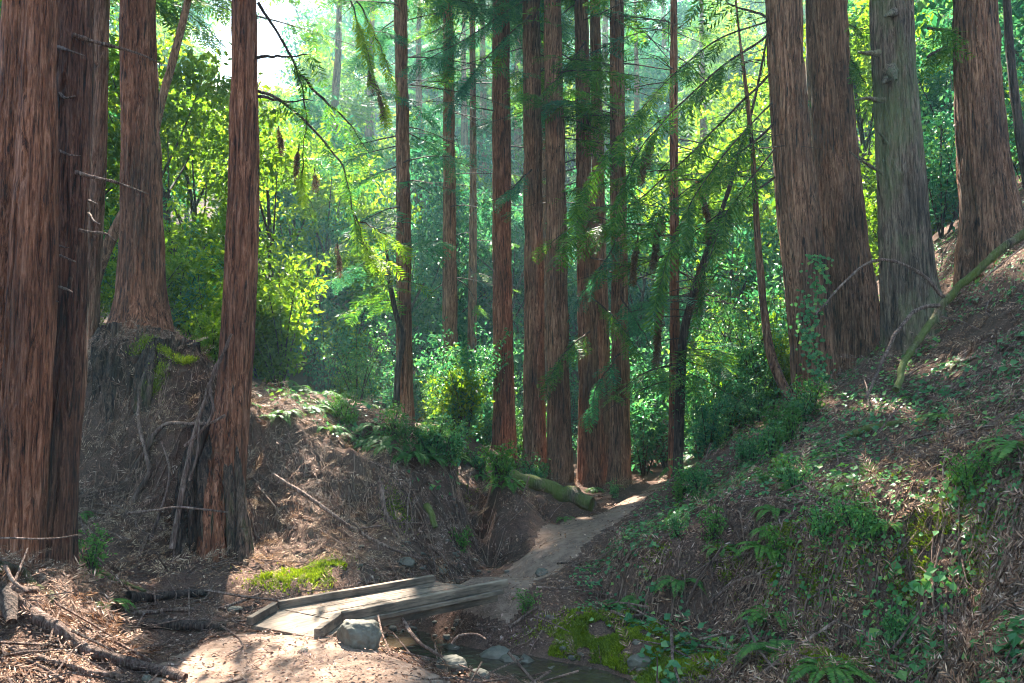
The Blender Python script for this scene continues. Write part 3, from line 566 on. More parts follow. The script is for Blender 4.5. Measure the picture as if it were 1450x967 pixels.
branch_part(r1, 'branch', [[(1084, 22, 11.3), (1040, 8, 11.2), (1000, -14, 11)], [(1090, 50, 11.3), (1030, 90, 11), (960, 150, 10.8), (905, 215, 10.6), (880, 275, 10.5)],
                           [(1095, 100, 11.3), (1030, 165, 11.2), (960, 235, 11.1), (880, 300, 11), (800, 345, 11)], [(1100, 170, 11.3), (1050, 215, 11.2), (985, 260, 11.1), (905, 320, 11)],
                           [(1110, 240, 11.3), (1060, 280, 11.4), (1010, 310, 11.5), (960, 350, 11.6)]],
            [LEAF_NEEDLE, BARK_DARK], .020, 61, dens=17, hang=.6, start=.15, tw=(.25, .55))
branch_part(r1, 'branch', [[(1100, 140, 11.3), (1040, 200, 11), (990, 270, 10.8), (950, 350, 10.7), (930, 420, 10.6)], [(1105, 200, 11.3), (1030, 300, 11.2), (1000, 380, 11.1), (985, 450, 11)], [(1090, 30, 11.3), (1010, 60, 11.2), (930, 130, 11), (850, 230, 10.9), (810, 300, 10.8)]],
            [LEAF_NEEDLE, BARK_DARK], .014, 64, dens=17, hang=.7, start=.15, tw=(.25, .55))
branch_part(r3, 'branch', [[(1312, 40, 10.6), (1350, 45, 10.9), (1390, 60, 11.6)], [(1312, 80, 10.6), (1340, 66, 10.8), (1362, 72, 11.4)]], [LEAF_NEEDLE, BARK_DARK], .020, 62, dens=30, hang=.5, start=.05)
branch_part(r2, 'branch', [[(1195, 30, 12.2), (1215, 40, 12), (1240, 34, 11.8)], [(1190, 60, 12.2), (1220, 110, 12), (1233, 130, 11.8)]], [LEAF_NEEDLE, BARK_DARK], .016, 63, dens=22, hang=.5, start=.05)

# ---- forest further back: a few kinds, each copied
def tree_proto(kind, seed):
    g = np.random.default_rng(seed); tr = MB(); cr = MB()
    if kind == 'redwood':
        h = g.uniform(17, 23); z = np.linspace(-.6, h, 26); c = np.column_stack([.15 * noise3(z * .15, seed, 0, 1), .15 * noise3(z * .15, seed, 5, 1), z])
        r = np.interp(z, [-.6, 0, .8, h], [.42, .36, .29, .03]); tr.add(*trunk_mesh(c, r, 24, seed, .2, .6))
        nb = 84; zz = g.uniform(2.5, h - .3, nb); st = np.column_stack([np.zeros(nb), np.zeros(nb), zz]); az = g.uniform(0, 6.28, nb); e = g.uniform(-.3, .15, nb)
        conifer_branches(cr, st, np.column_stack([np.cos(az) * np.cos(e), np.sin(az) * np.cos(e), np.sin(e)]), (3.1 - 2.3 * zz / h) * g.uniform(.7, 1.2, nb), .22, g, TWF, 2.2, carve=False)
    else:
        h = g.uniform(7, 11); bend = g.normal(size=2) * .8; z = np.linspace(-.4, h * .75, 14); f = np.clip(z / h, 0, 1)
        c = np.column_stack([bend[0] * f ** 2 * 2, bend[1] * f ** 2 * 2, z]); tr.add(*tube(c, np.interp(z, [-.4, h * .75], [.17, .05]), 8, .2))
        blobs = []
        for q in range(11):
            b = np.array([bend[0] * .8 + g.normal() * h * .17, bend[1] * .8 + g.normal() * h * .17, h * g.uniform(.22, 1.0)]); blobs.append((b, g.uniform(.10, .19) * h))
            s_ = c[int(len(c) * min(.95, max(.2, b[2] / h - .2)))]; tr.add(*tube(smooth_poly([s_, (s_ + b) / 2 + [0, 0, -.2], b], .4), np.linspace(.05, .012, len(smooth_poly([s_, (s_ + b) / 2 + [0, 0, -.2], b], .4))), 6))
        pos = np.vstack([b + rand_dirs(46, g) * (rd * g.uniform(.3, 1.3, (46, 1)) ** .6) * [1, 1, .75] for b, rd in blobs])
        leaf_clumps(cr, pos, g, LCF if kind != 'small' else LC, carve=False)
    return tr, cr
def proto_meshes(kind, seed, leafm):
    tr, cr = tree_proto(kind, seed)
    a = make_mesh('trunk', np.concatenate(tr.V), np.concatenate(tr.F), BARK_BROWN if kind == 'redwood' else BARK_DARK)
    b = make_mesh('crown', np.concatenate(cr.V), np.concatenate(cr.F), [leafm, BARK_DARK], np.concatenate(cr.M), False); return a, b
KINDS = {}
for k, (nm, kind, lm, lab) in enumerate([('redwood_tree', 'redwood', LEAF_NEEDLE, 'tall straight redwood standing far back among other trunks'), ('redwood_tree', 'redwood', LEAF_NEEDLE_BLUE, 'tall bluish redwood standing far back in the hazy shade'),
                            ('bay_tree', 'broad', LEAF_BAY, 'blue-green bay tree growing on the shaded slope far back'), ('bay_tree', 'broad', LEAF_BAY, 'blue-green bay tree growing on the shaded slope far back'),
                            ('maple_tree', 'broad', LEAF_BRIGHT, 'sunlit yellow-green leafy tree beyond the redwoods'), ('maple_tree', 'broad', LEAF_BRIGHT, 'sunlit yellow-green leafy tree beyond the redwoods')]):
    KINDS.setdefault((nm, lm.name), []).append((proto_meshes(kind, 300 + k, lm), lab))
def put_tree(key, x, y, s, g):
    (a, b), lab = KINDS[key][g.integers(0, len(KINDS[key]))]
    z = float(gzf(x, y)[0]); t = thing(key[0], lab, 'tree', (x, y, z), {'redwood_tree': 'redwoods far back', 'bay_tree': 'bay trees far back', 'maple_tree': 'sunlit leafy trees far back'}[key[0]], g.uniform(0, 6.28), s)
    link('trunk', a, t); link('crown', b, t); return t
RW, RWB, BAY, MAP = ('redwood_tree', 'redwood_needles'), ('redwood_tree', 'fir_needles'), ('bay_tree', 'bay_leaves'), ('maple_tree', 'maple_leaves')
g = np.random.default_rng(77)
def at(px, Y): return (px - 725) / FPX * Y
for px, Y, k, s in [(250, 17, MAP, .62), (290, 22, MAP, .8), (385, 19, MAP, .7), (440, 24, MAP, .8), (410, 31, BAY, .9), (330, 28, MAP, .9), (230, 26, MAP, .9), (500, 30, BAY, .9), (545, 24, BAY, .6), (600, 29, BAY, .8), (470, 38, RW, 1), (520, 44, RWB, 1.1),
                    (650, 33, BAY, .9), (690, 27, BAY, .7), (740, 30, BAY, .8), (800, 28, BAY, .7), (840, 33, BAY, .9), (900, 27, BAY, .7), (930, 33, BAY, .9), (985, 24, BAY, .65), (1010, 29, MAP, .85),
                    (1050, 20, MAP, .7), (1085, 26, MAP, .9), (1000, 19, BAY, .5), (1240, 22, MAP, .7), (1310, 24, MAP, .7), (1340, 20, BAY, .6), (1210, 27, MAP, .8), (1440, 20, BAY, .7), (1380, 28, BAY, .8), (100, 18, MAP, .7), (20, 20, BAY, .7), (160, 24, BAY, .8),
                    (590, 40, RWB, 1.0), (655, 42, RWB, 1.0), (735, 44, RW, 1.0), (860, 42, RW, 1.0), (905, 37, RWB, .85), (1000, 38, RW, .9), (1320, 32, RW, .8), (1346, 33, RW, .8), (1360, 30, RW, .75), (1420, 34, RW, .9)]:
    put_tree(k, at(px, Y), Y, s * g.uniform(.92, 1.08), g)
for Y in (36, 40, 45, 50, 56, 62, 69, 77, 86):                 # rows of leafy trees climbing the far hillside
    for px in np.arange(-420, 1900, 7200 / Y):
        kind = MAP if (px < 480 or px > 980) and g.random() < .7 else [BAY, BAY, MAP][g.integers(0, 3)]
        if Y > 44 and 245 < px < 440: continue
        y = Y + g.uniform(-2, 2); put_tree(kind, at(px + g.uniform(-50, 50), y), y, g.uniform(.75, 1.05) * (1.25 if Y > 48 else 1), g)
for px, Y, k, s in [(-90, 17, BAY, .8), (-200, 19, MAP, .9), (-330, 17, BAY, .9), (-260, 26, RW, .8), (-120, 30, BAY, 1), (-420, 24, MAP, 1), (1530, 18, BAY, .8), (1640, 20, MAP, .9), (1560, 27, RW, .8), (1760, 24, BAY, 1), (1660, 30, MAP, 1)]:
    put_tree(k, at(px, Y), Y, s * 1.3, g)
for q in range(16):
    Y = g.uniform(40, 75); px = g.uniform(430, 1450); put_tree([RW, RWB][g.integers(0, 2)], at(px, Y), Y, g.uniform(.9, 1.1), g)
for q in range(9):  # redwoods added behind the camera, out of view, to dim the sky light
    a = math.pi * (1.08 + .84 * q / 8); d_ = g.uniform(7, 20); put_tree([RW, RWB][q % 2], math.cos(a) * d_ * 1.3, math.sin(a) * d_, g.uniform(1.1, 1.4), g)
# ---- shrubs: three kinds, copied
def shrub_proto(seed, lm, tmpl, h, n_):
    g = np.random.default_rng(seed); st = MB(); cr = MB(); pos = []
    for q in range(9):
        az = g.uniform(0, 6.28); L = h * g.uniform(.6, 1.05); lean = g.uniform(.15, .65)
        p = smooth_poly([(0, 0, -.1), (math.cos(az) * L * lean * .4, math.sin(az) * L * lean * .4, L * .5), (math.cos(az) * L * lean, math.sin(az) * L * lean, L * .95)], .12)
        st.add(*tube(p, np.linspace(.014, .004, len(p)), 6, .2)); i = g.integers(len(p) // 4, len(p), n_ // 9); pos.append(p[i] + rand_dirs(len(i), g) * g.uniform(.03, .22, (len(i), 1)) * h ** .5)
    leaf_clumps(cr, np.vstack(pos), g, tmpl, carve=False)
    return (make_mesh('stem', np.concatenate(st.V), np.concatenate(st.F), BARK_DARK), make_mesh('foliage', np.concatenate(cr.V), np.concatenate(cr.F), lm, None, False))
SHR = {'green': [shrub_proto(401, LEAF_BAY, LC, 1.9, 110), shrub_proto(402, LEAF_BAY, LC, 2.8, 120), shrub_proto(407, LEAF_IVY, LCS, 1.9, 190), shrub_proto(408, LEAF_BAY, LC, 2.4, 110)], 'bright': [shrub_proto(403, LEAF_BRIGHT, LC, 2.0, 190), shrub_proto(404, LEAF_BRIGHT, LCS, 1.6, 260), shrub_proto(409, LEAF_BRIGHT, LC, 1.8, 170)], 'low': [shrub_proto(405, LEAF_IVY, LCS, .75, 72), shrub_proto(406, LEAF_FERN, LCS, .6, 63)]}
def put_shrub(kind, x, y, s, lab, group, g):
    a, b = SHR[kind][g.integers(0, len(SHR[kind]))]; t = thing('shrub', lab, 'shrub', (x, y, float(gzf(x, y)[0])), group, g.uniform(0, 6.28), s); link('stem', a, t); link('foliage', b, t)
g = np.random.default_rng(78)
for q in range(22):
    px = g.uniform(375, 700); Y = g.uniform(15, 24); put_shrub('green' if q % 4 else 'bright', at(px, Y), Y, g.uniform(.5, 1.15), 'blue-green shrub in the thicket behind the left ledge', 'thicket behind the left ledge', g)
for q in range(12):
    px = g.uniform(240, 440); Y = g.uniform(15, 20); put_shrub('bright', at(px, Y), Y, g.uniform(.8, 1.5), 'bright yellow-green shrub seen past the slim hollow-based redwood', 'bright shrubs past the slim redwood', g)
for q in range(22):
    px = g.uniform(975, 1125); Y = g.uniform(13.5, 19); put_shrub('bright' if q % 3 == 0 else 'green', at(px, Y), Y, g.uniform(.6, 1.3), 'leafy shrub on the slope between the leaning snag and the ivy-footed redwood', 'shrubs between snag and slope redwoods', g)
for q in range(9):
    px = g.uniform(990, 1110); Y = g.uniform(12.3, 14.2); put_shrub('green' if q % 3 else 'bright', at(px, Y), Y, g.uniform(.4, .8), 'leafy shrub on the slope between the leaning snag and the ivy-footed redwood', 'shrubs between snag and slope redwoods', g)
for q in range(26):
    px = g.uniform(600, 990); Y = g.uniform(18.5, 26); put_shrub('green', at(px, Y), Y, g.uniform(.6, 1.3), 'dark green shrub low behind the tall central redwoods', 'shrubs behind the central redwoods', g)
for q in range(12):
    px = g.uniform(1230, 1480); Y = g.uniform(14, 20); put_shrub('bright' if q % 2 else 'green', at(px, Y), Y, g.uniform(.8, 1.4), 'leafy shrub showing between the big slope redwoods', 'shrubs between the slope redwoods', g)
for q in range(16):
    px = g.uniform(-20, 330); Y = g.uniform(12.5, 16); put_shrub('green' if q % 2 else 'bright', at(px, Y), Y, g.uniform(.7, 1.2), 'shrub growing high on the bank behind the stump', 'shrubs behind the stump', g)

# ================================================================== OBJECTS
def cube_sphere(n):
    V = []; F = []; a = np.linspace(-1, 1, n + 1)
    for ax in range(3):
        for sg in (-1, 1):
            u, v = np.meshgrid(a, a); w = np.full_like(u, sg); c = [None] * 3; c[ax] = w; c[(ax + 1) % 3] = u * sg; c[(ax + 2) % 3] = v
            k = sum(len(q) for q in V); p = np.stack([q.ravel() for q in c], 1); V.append(p / np.linalg.norm(p, axis=1)[:, None])
            i = (np.arange(n)[:, None] * (n + 1) + np.arange(n)[None]).ravel() + k; F.append(np.column_stack([i, i + 1, i + n + 2, i + n + 1]))
    return np.vstack(V), np.vstack(F)
CS = cube_sphere(28)
m, nt, n, l, p = mat('grey_green_stone')
a_ = tex(n, l, 9, 8, .7); b_ = tex(n, l, 2.2, 4, .6); rp_ = ramp(n, [(.3, (.028, .025, .017)), (.52, (.075, .068, .048)), (.75, (.15, .135, .10))]); l.new(a_.outputs[0], rp_.inputs[0])
rb_ = ramp(n, [(.45, (0, 0, 0)), (.65, (1, 1, 1))]); l.new(b_.outputs[0], rb_.inputs[0])
mm_ = n.new('ShaderNodeMath'); mm_.operation = 'MULTIPLY'; l.new(rb_.outputs[0], mm_.inputs[0]); mm_.inputs[1].default_value = .45
l.new(mixrgb(n, l, mm_.outputs[0], rp_.outputs[0], (.15, .11, .08)), p.inputs['Base Color']); p.inputs['Roughness'].default_value = .75; bump(n, l, a_.outputs[0], .5, .02, p); STONE = m
def rock(px, py, w, h, label, seed, Y=None, name='boulder', group=None, sink=.25, mt=None):
    c = ground_hit(px, py) if Y is None else np.array([at(px, Y), Y, float(gzf(at(px, Y), Y)[0])])
    W = w / FPX * c[1] / 2; Hh = h / FPX * c[1] / (1 - sink * .5) / 2; g = np.random.default_rng(seed); V, F = CS; V = V.copy()
    for q in range(9):                                   # broken facets
        nrm = rand_dirs(1, g)[0]; dd = g.uniform(.62, .9); s_ = V @ nrm; V -= np.clip(s_ - dd, 0, None)[:, None] * nrm * .9
    V *= (1 + .12 * fbm(V[:, 0] * 1.6, V[:, 1] * 1.6, V[:, 2] * 1.6, seed, 3) + .07 * fbm(V[:, 0] * 5, V[:, 1] * 5, V[:, 2] * 5, seed, 3))[:, None]
    V = V * [W * 1.12, W * .9, Hh * 1.12]; az = g.uniform(-.4, .4); V = V @ np.array([[math.cos(az), math.sin(az), 0], [-math.sin(az), math.cos(az), 0], [0, 0, 1]])
    o = tag(link(name, make_mesh(name, V, F, mt or STONE)), label, 'rock', group); o.location = (c[0], c[1], c[2] + Hh * (1 - sink * 2)); return o

# ---- footbridge: plank deck, kerb rails bending at the landing, stringers below
m, nt, n, l, p = mat('weathered_grey_timber')
a_ = tex(n, l, 22, 6, .7, .4, stretch=(.12, 1, 1)); b_ = tex(n, l, 3.0, 4, .6); rp_ = ramp(n, [(.34, (.04, .028, .02)), (.52, (.14, .10, .070)), (.74, (.27, .20, .148))]); l.new(a_.outputs[0], rp_.inputs[0])
rb_ = ramp(n, [(.36, (.38, .36, .34)), (.62, (1.2, 1.18, 1.15))]); l.new(b_.outputs[0], rb_.inputs[0])
l.new(mixrgb(n, l, 1.0, rp_.outputs[0], rb_.outputs[0], 'MULTIPLY'), p.inputs['Base Color']); p.inputs['Roughness'].default_value = .85; bump(n, l, a_.outputs[0], .5, .008, p); TIMBER = m
def prism(mb, pts, h0, h1, m_=0):
    """vertical-sided slab over a quad strip: pts = list of (left, right) points with z"""
    Lp = np.array([q[0] for q in pts]); Rp = np.array([q[1] for q in pts]); n_ = len(pts); up = np.array([0, 0, 1.])
    V = np.vstack([Lp + up * h0, Rp + up * h0, Lp + up * h1, Rp + up * h1]); F = []
    for i in range(n_ - 1):
        a, b, c, d = i, n_ + i, 2 * n_ + i, 3 * n_ + i
        F += [[c, d, d + 1, c + 1], [a, a + 1, b + 1, b], [a, c, c + 1, a + 1], [b, b + 1, d + 1, d]]
    F += [[0, n_, 3 * n_, 2 * n_], [n_ - 1, 3 * n_ - 1, 4 * n_ - 1, 2 * n_ - 1]]
    mb.add(V, np.array(F), m_)
nl, nr = PZ(355, 885, .06), PZ(452, 904, .06); bl, br = PZ(394, 862, .10), PZ(484, 880, .10); fl_, fr_ = PZ(614, 824, .16), PZ(706, 834, .16)
bo = (nl + fr_) / 2; ang = math.atan2((fl_ - bl)[1], (fl_ - bl)[0])
wd = (br - bl) / np.linalg.norm(br - bl) * .07; nr, br, fr_ = nr + wd, br + wd, fr_ + wd   # the deck reaches a little past the kerb
bt = thing('footbridge', 'small weathered timber footbridge over the creek with low kerb rails', 'bridge', bo, None, ang)
def bloc(V): V = np.asarray(V, float) - bo; c_, s_ = math.cos(-ang), math.sin(-ang); return np.column_stack([V[:, 0] * c_ - V[:, 1] * s_, V[:, 0] * s_ + V[:, 1] * c_, V[:, 2]])
def bpart(mb, nm, mt=None, bev=.006):
    o = link(nm, make_mesh(nm, bloc(np.concatenate(mb.V)), np.concatenate(mb.F), mt or TIMBER, None, False), bt)
    bm_ = o.modifiers.new('edge', 'BEVEL'); bm_.width = bev; bm_.segments = 2; bm_.limit_method = 'ANGLE'; return o
mb = MB(); prism(mb, [(nl, nr), (bl, br)], -.035, 0); bpart(mb, 'landing_deck')
npl = 4
for q in range(npl):
    f0, f1 = q / npl + .008, (q + 1) / npl - .008; mb = MB(); dz = np.array([0, 0, rng.uniform(-.003, .003)])
    prism(mb, [(bl + (br - bl) * f0 + dz, bl + (br - bl) * f1 + dz), (fl_ + (fr_ - fl_) * f0 + dz, fl_ + (fr_ - fl_) * f1 + dz)], -.032, .003); bpart(mb, 'deck_plank', bev=.004)
def beam(nm, a, b, w, h0, h1, mt=None):
    d = (b - a); d[2] = 0; d /= np.linalg.norm(d); s_ = np.array([d[1], -d[0], 0]) * w / 2; mb = MB(); prism(mb, [(a - s_, a + s_), (a * .5 + b * .5 - s_ * .95, a * .5 + b * .5 + s_ * 1.04), (b - s_, b + s_)], h0, h1); return bpart(mb, nm, mt)
beam('kerb_rail', bl.copy(), fl_.copy(), .055, .004, .065); beam('kerb_rail', nl + (nl - bl) * .06, bl + (nl - bl) * .12, .055, .004, .07)
nr, br, fr_ = nr - wd, br - wd, fr_ - wd
beam('kerb_rail', br.copy(), fr_ + (fr_ - br) * .06, .055, .004, .075); beam('kerb_rail', nr + (nr - br) * .10, br + (nr - br) * .14, .055, .004, .085)
beam('stringer', br + [-.02, .03, 0], fr_ + [-.02, .03, 0], .07, -.11, -.034); beam('stringer', bl + [.05, -.03, 0], fl_ + [.05, -.03, 0], .07, -.11, -.034)

# ---- stones
rock(512, 908, 58, 44, 'grey boulder against the near corner of the footbridge', 1, 6.02, sink=.36)
for k, (px, py, w, h, lab) in enumerate([(640, 955, 44, 28, 'angular grey stone at the bottom edge of the creek bank'), (700, 934, 42, 20, 'flat grey-green stone in the creek, largest of the small cluster'), (722, 945, 30, 18, 'pale round stone in the creek beside the flat grey-green one'),
        (745, 948, 26, 24, 'dark stone at the creek edge, last of the small cluster'), (790, 958, 40, 14, 'wet low stone breaking the water'), (640, 925, 24, 14, 'small flat stone on the muddy bank below the bridge'), (600, 925, 20, 12, 'small muddy stone beside the boulder'),
        (208, 975 - 10, 14, 9, 'small pale stone on the dirt near the sunlit log'), (768, 815, 18, 12, 'small pale stone at the trail edge past the bridge'), (676, 963, 30, 16, 'half-buried stone at the bottom edge beside the angular one'), (332, 868, 20, 9, 'small stone on the dirt left of the bridge'), (430, 925, 12, 7, 'tiny stone on the dirt in front of the bridge'),
        (622, 812, 22, 10, 'small stone beyond the far kerb of the bridge'), (575, 800, 24, 12, 'pale stone under the left cut bank'), (905, 945, 30, 22, 'mossy dark stone at the foot of the mossy bank')]):
    rock(px, py, w, h, lab, 10 + k, name='stone')
g = np.random.default_rng(5); mb = MB()
for q in range(260):
    i = g.integers(0, len(creek_pts) - 12); c = creek_pts[i] + g.normal(size=2) * .28; s_ = g.uniform(.012, .045); V, F = cube_sphere(3)
    mb.add(V * [s_, s_ * g.uniform(.7, 1), s_ * .55] * (1 + .3 * g.normal(size=(len(V), 1)) * .3) + [c[0], c[1], float(gzf(*c)[0]) + .005], F)
tag(mb.build('creek_pebbles', STONE), 'mixed wet pebbles along the creek bed', 'pebbles', kind='stuff')

# ---- charred stump under the left redwood, and the hollow base
def column(pix, segs, seed, ridge, flare, step=.05, capz=True):
    c, r = [], []
    for (px, py, w, Y) in pix[::-1]: c.append(P(px, py, Y)); r.append(w * .5 / FPX * Y)
    q = smooth_poly(c, step, r); V, F = trunk_mesh(q[:, :3], q[:, 3], segs, seed, flare, .3, ridge, 4)
    if capz:
        k = len(q) - 1; ring = V[k * segs:(k + 1) * segs]; cen = ring.mean(0)
        for f in (.7, .4, .12): V = np.vstack([V, cen + (ring - cen) * f + np.column_stack([np.zeros((segs, 2)), .04 * fbm(ring[:, 0] * 9, ring[:, 1] * 9, f, seed, 2)])])
        i = np.arange(segs); j = (i + 1) % segs
        for e in range(3): o_ = (k + e) * segs; F = np.vstack([F, np.column_stack([o_ + i, o_ + j, o_ + segs + j, o_ + segs + i])])
    return V, F
st = thing('burnt_stump', 'charred black stump with moss, a redwood growing on its top', 'stump', P(205, 640, 9.5))
sb = np.array(st.location)
MB().add(*column([(196, 470, 92, 9.9), (192, 500, 100, 9.85), (190, 560, 108, 9.7), (192, 640, 128, 9.6), (192, 720, 140, 9.5)], 110, 71, .22, .1)).build('stump_body', CHAR, st, sb)
MB().add(*column([(250, 484, 44, 9.6), (248, 540, 54, 9.5), (244, 620, 66, 9.4), (240, 720, 76, 9.3)], 72, 72, .26, .1)).build('broken_slab', CHAR, st, sb)
MB().add(*column([(220, 482, 10, 9.5), (218, 520, 30, 9.35), (214, 560, 34, 9.25), (206, 640, 40, 9.1), (200, 700, 44, 9.0)], 40, 73, .3, .1)).build('root_ridge', CHAR, st, sb)
def moss_on(pts, rad, n_, g, size=.018):
    """short moss blades around given surface points"""
    pos = np.asarray(pts)[g.integers(0, len(pts), n_)] + g.normal(size=(n_, 3)) * rad
    return pos
MT = (np.array([[0, -.22, 0], [.05, 0, .55], [.25, .1, 1.0], [.1, .22, 0]]), np.array([[0, 1, 2, 3]]))
def moss_blades(mb, pos, g, size=(.010, .024), nrm=None):
    n_ = len(pos); z = (np.array([0, 0, 1.]) if nrm is None else nrm) + rand_dirs(n_, g) * .55
    M = basis(np.cross(z, rand_dirs(n_, g)), z) * g.uniform(*size, n_)[:, None, None]; mb.add(*replicate(MT[0], MT[1], M, pos))
g = np.random.default_rng(6); mb = MB()
for poly, rad, n_ in [([(224, 492, 9.42), (240, 500, 9.36), (258, 512, 9.3), (272, 508, 9.4)], [.035, .05, .02], 2600), ([(228, 520, 9.25), (222, 540, 9.2), (218, 558, 9.16)], [.045, .04, .06], 1800), ([(192, 500, 9.36), (200, 488, 9.36), (210, 478, 9.4)], [.05, .04, .02], 700)]:
    moss_blades(mb, moss_on(smooth_poly([P(*q) for q in poly], .02), rad, n_, g), g, (.012, .028))
mb.build('moss_cushion', MOSS, st, sb, False)
n_ = 1500; a_ = g.uniform(0, 6.28, n_); rr_ = g.normal(.43, .08, n_); c_ = P(199, 476, 9.9); pos = c_ + np.column_stack([np.cos(a_) * rr_ * 1.05, np.sin(a_) * rr_, .10 - (rr_ - .30) * .75 + g.normal(size=n_) * .03]); mb = MB()
nm_ = np.column_stack([np.cos(a_), np.sin(a_), np.full(n_, .9)]) + rand_dirs(n_, g) * .5; M = basis(np.cross(nm_, rand_dirs(n_, g)), nm_) * g.uniform(.05, .2, n_)[:, None, None]
TWQ = [twig_template(1.0, 11, .15, .03, seed=60 + k, ang=42) for k in range(2)]
for q in range(2): mb.add(*replicate(*TWQ[q], M[q::2], pos[q::2]))
mb.build('needle_heap', LEAF_DRY, st, sb, False)
base4 = np.array(t4.location)
MB().add(*column([(306, 560, 8, 8.75), (298, 610, 30, 8.6), (290, 660, 46, 8.5), (284, 720, 56, 8.4), (280, 790, 64, 8.35), (278, 850, 70, 8.3)], 64, 74, .3, .2)).build('charred_hollow_shade', CHAR, t4, base4)  # solid dark root shape stands in for the shade inside the charred hollow
MB().add(*column([(312, 585, 6, 8.62), (304, 650, 22, 8.42), (299, 720, 28, 8.28), (297, 785, 38, 8.22), (295, 850, 50, 8.2)], 40, 75, .2, .2)).build('root_leg', BARK_RED, t4, base4)
MB().add(*column([(326, 560, 6, 8.75), (328, 640, 16, 8.5), (332, 700, 22, 8.4), (340, 770, 28, 8.35), (346, 850, 40, 8.35)], 40, 76, .3, .2)).build('root_leg', CHAR, t4, base4)  # dark tone here also stands in for the black hollow beside the root

# ---- logs, dead branches and hanging vines: each one a thing
def stick(name, label, cat, pix, w0, w1, mt=STICK, sides=8, rough=.3, group=None, twigs=0, lift=0.0, ground=False, seed=0):
    pts = []
    for q in pix:
        if len(q) == 3: pts.append(P(*q))
        else: h = ground_hit(*q); pts.append(h + [0, 0, lift])
    Ym = np.mean([a[1] for a in pts]); c = smooth_poly(pts, .05); r = np.linspace(w0, w1, len(c)) / FPX * Ym / 2
    c = c + .35 * r.mean() * np.column_stack([noise3(np.arange(len(c)) * .35, q, seed, 3) for q in range(3)])
    mb = MB().add(*tube(c, r, sides, rough, seed=seed)); t = None
    if twigs:
        t = thing(name, label, cat, c[0], group); mb.build('limb', mt, t, c[0]); g = np.random.default_rng(seed + 50)
        for q in range(twigs):
            i = g.integers(len(c) // 4, len(c) - 1); d = rand_dirs(1, g)[0] * [1, 1, .8] + [0, 0, .25]; L = g.uniform(.12, .4); s_ = smooth_poly([c[i], c[i] + d * L * .5, c[i] + d * L + [0, 0, -.05]], .05)
            MB().add(*tube(s_, np.linspace(r[i] * .5, r[i] * .15, len(s_)), 6, .2)).build('side_twig', mt, t, c[0])
        return t
    o = mb.build(name, mt, None, c[0]); o.location = c[0]; return tag(o, label, cat, group)
LG = 'dead_branch'
stick('fallen_limb', 'long grey limb lying on the sunlit litter, curving to the bottom edge', 'branch', [(0, 836, 4.9), (28, 862), (70, 893), (120, 925), (190, 950), (262, 966)], 26, 12, STICK, 10, .3, lift=.03, seed=1)
stick('fallen_limb', 'short dark forked root end on the sunlit litter by the left border', 'branch', [(4, 838, 4.9), (12, 858, 4.85), (20, 880, 4.75)], 22, 14, BARK_DARK, 10, .4, seed=2)
stick('mossy_log', 'yellow-green mossy pole lying above the long grey limb', 'log', [(-8, 800, 5.5), (20, 818), (50, 838), (78, 860)], 20, 11, BARK_MOSS, 10, .3, lift=.035, seed=3)
stick('fallen_limb', 'thin limb lying below and parallel to the long grey limb', 'branch', [(20, 925), (70, 942), (120, 955), (175, 967)], 10, 9, STICK, 8, .3, lift=.02, seed=4)
stick(LG, 'thin stick crossing the bottom left corner litter', 'branch', [(-5, 912), (25, 932), (60, 955), (90, 970)], 6, 4, lift=.03, seed=5)
stick(LG, 'straight stick lying across the mossy pole', 'branch', [(8, 800, 5.4), (22, 825, 5.3), (40, 838, 5.25)], 6, 4, seed=6)
stick(LG, 'short broken stick between the mossy pole and the long limb', 'branch', [(10, 845), (35, 850), (52, 848)], 12, 9, STICK, lift=.05, seed=7)
stick(LG, 'thin bare twig sticking out level from the left border', 'branch', [(-150, 800, 5.7), (-80, 768, 5.65), (-10, 762, 5.6), (50, 763, 5.6), (85, 762, 5.6), (110, 757, 5.6)], 4, 2.5, STICK, 6, seed=8)
stick('rotten_log', 'dark rotten log on the dirt, upper of the two left of the bridge', 'log', [(182, 853), (230, 850), (292, 847)], 15, 10, BARK_DARK, 10, .4, lift=.04, seed=9)
stick('rotten_log', 'dark rotten log on the dirt, lower of the two left of the bridge', 'log', [(206, 888), (250, 893), (318, 893)], 13, 14, BARK_DARK, 10, .4, lift=.03, seed=10)
stick(LG, 'pale stick leaning on the dark bank foot beside the upper rotten log', 'branch', [(134, 810), (165, 828), (205, 846)], 7, 4, BARK_MOSS, lift=.05, seed=11)
stick(LG, 'long thin stick lying left of the bridge toward the bank', 'branch', [(190, 873), (260, 868), (310, 866), (370, 845)], 6, 4, lift=.02, seed=12)
stick(LG, 'thin looping twig on the dirt left of the bridge', 'branch', [(228, 882), (290, 880), (330, 900), (344, 918), (320, 934)], 4, 2, lift=.015, seed=13)
stick('fallen_branch', 'long pale branch lying diagonally down the left cut bank', 'branch', [(385, 672, 9.05), (430, 700, 8.95), (500, 748, 8.8), (540, 770, 8.75), (595, 792, 8.7)], 7, 3.5, STICK, 8, .3, twigs=4, seed=14)
stick(LG, 'curved bare root hanging off the left bank lip', 'branch', [(538, 680, 9.5), (545, 720, 9.35), (560, 755, 9.2), (590, 785, 9.1)], 7, 4, seed=15)
stick('mossy_stick', 'short mossy stick leaning on the dark left bank', 'branch', [(604, 715, 9.7), (612, 732, 9.6), (618, 747, 9.55)], 10, 8, BARK_MOSS, seed=16)
stick('mossy_log', 'pale green fallen log bridging the gully beside the central redwoods', 'log', [(715, 672, 12.6), (760, 686, 12.5), (805, 700, 12.4), (842, 712, 12.2)], 18, 21, BARK_MOSS, 16, .2, seed=17)
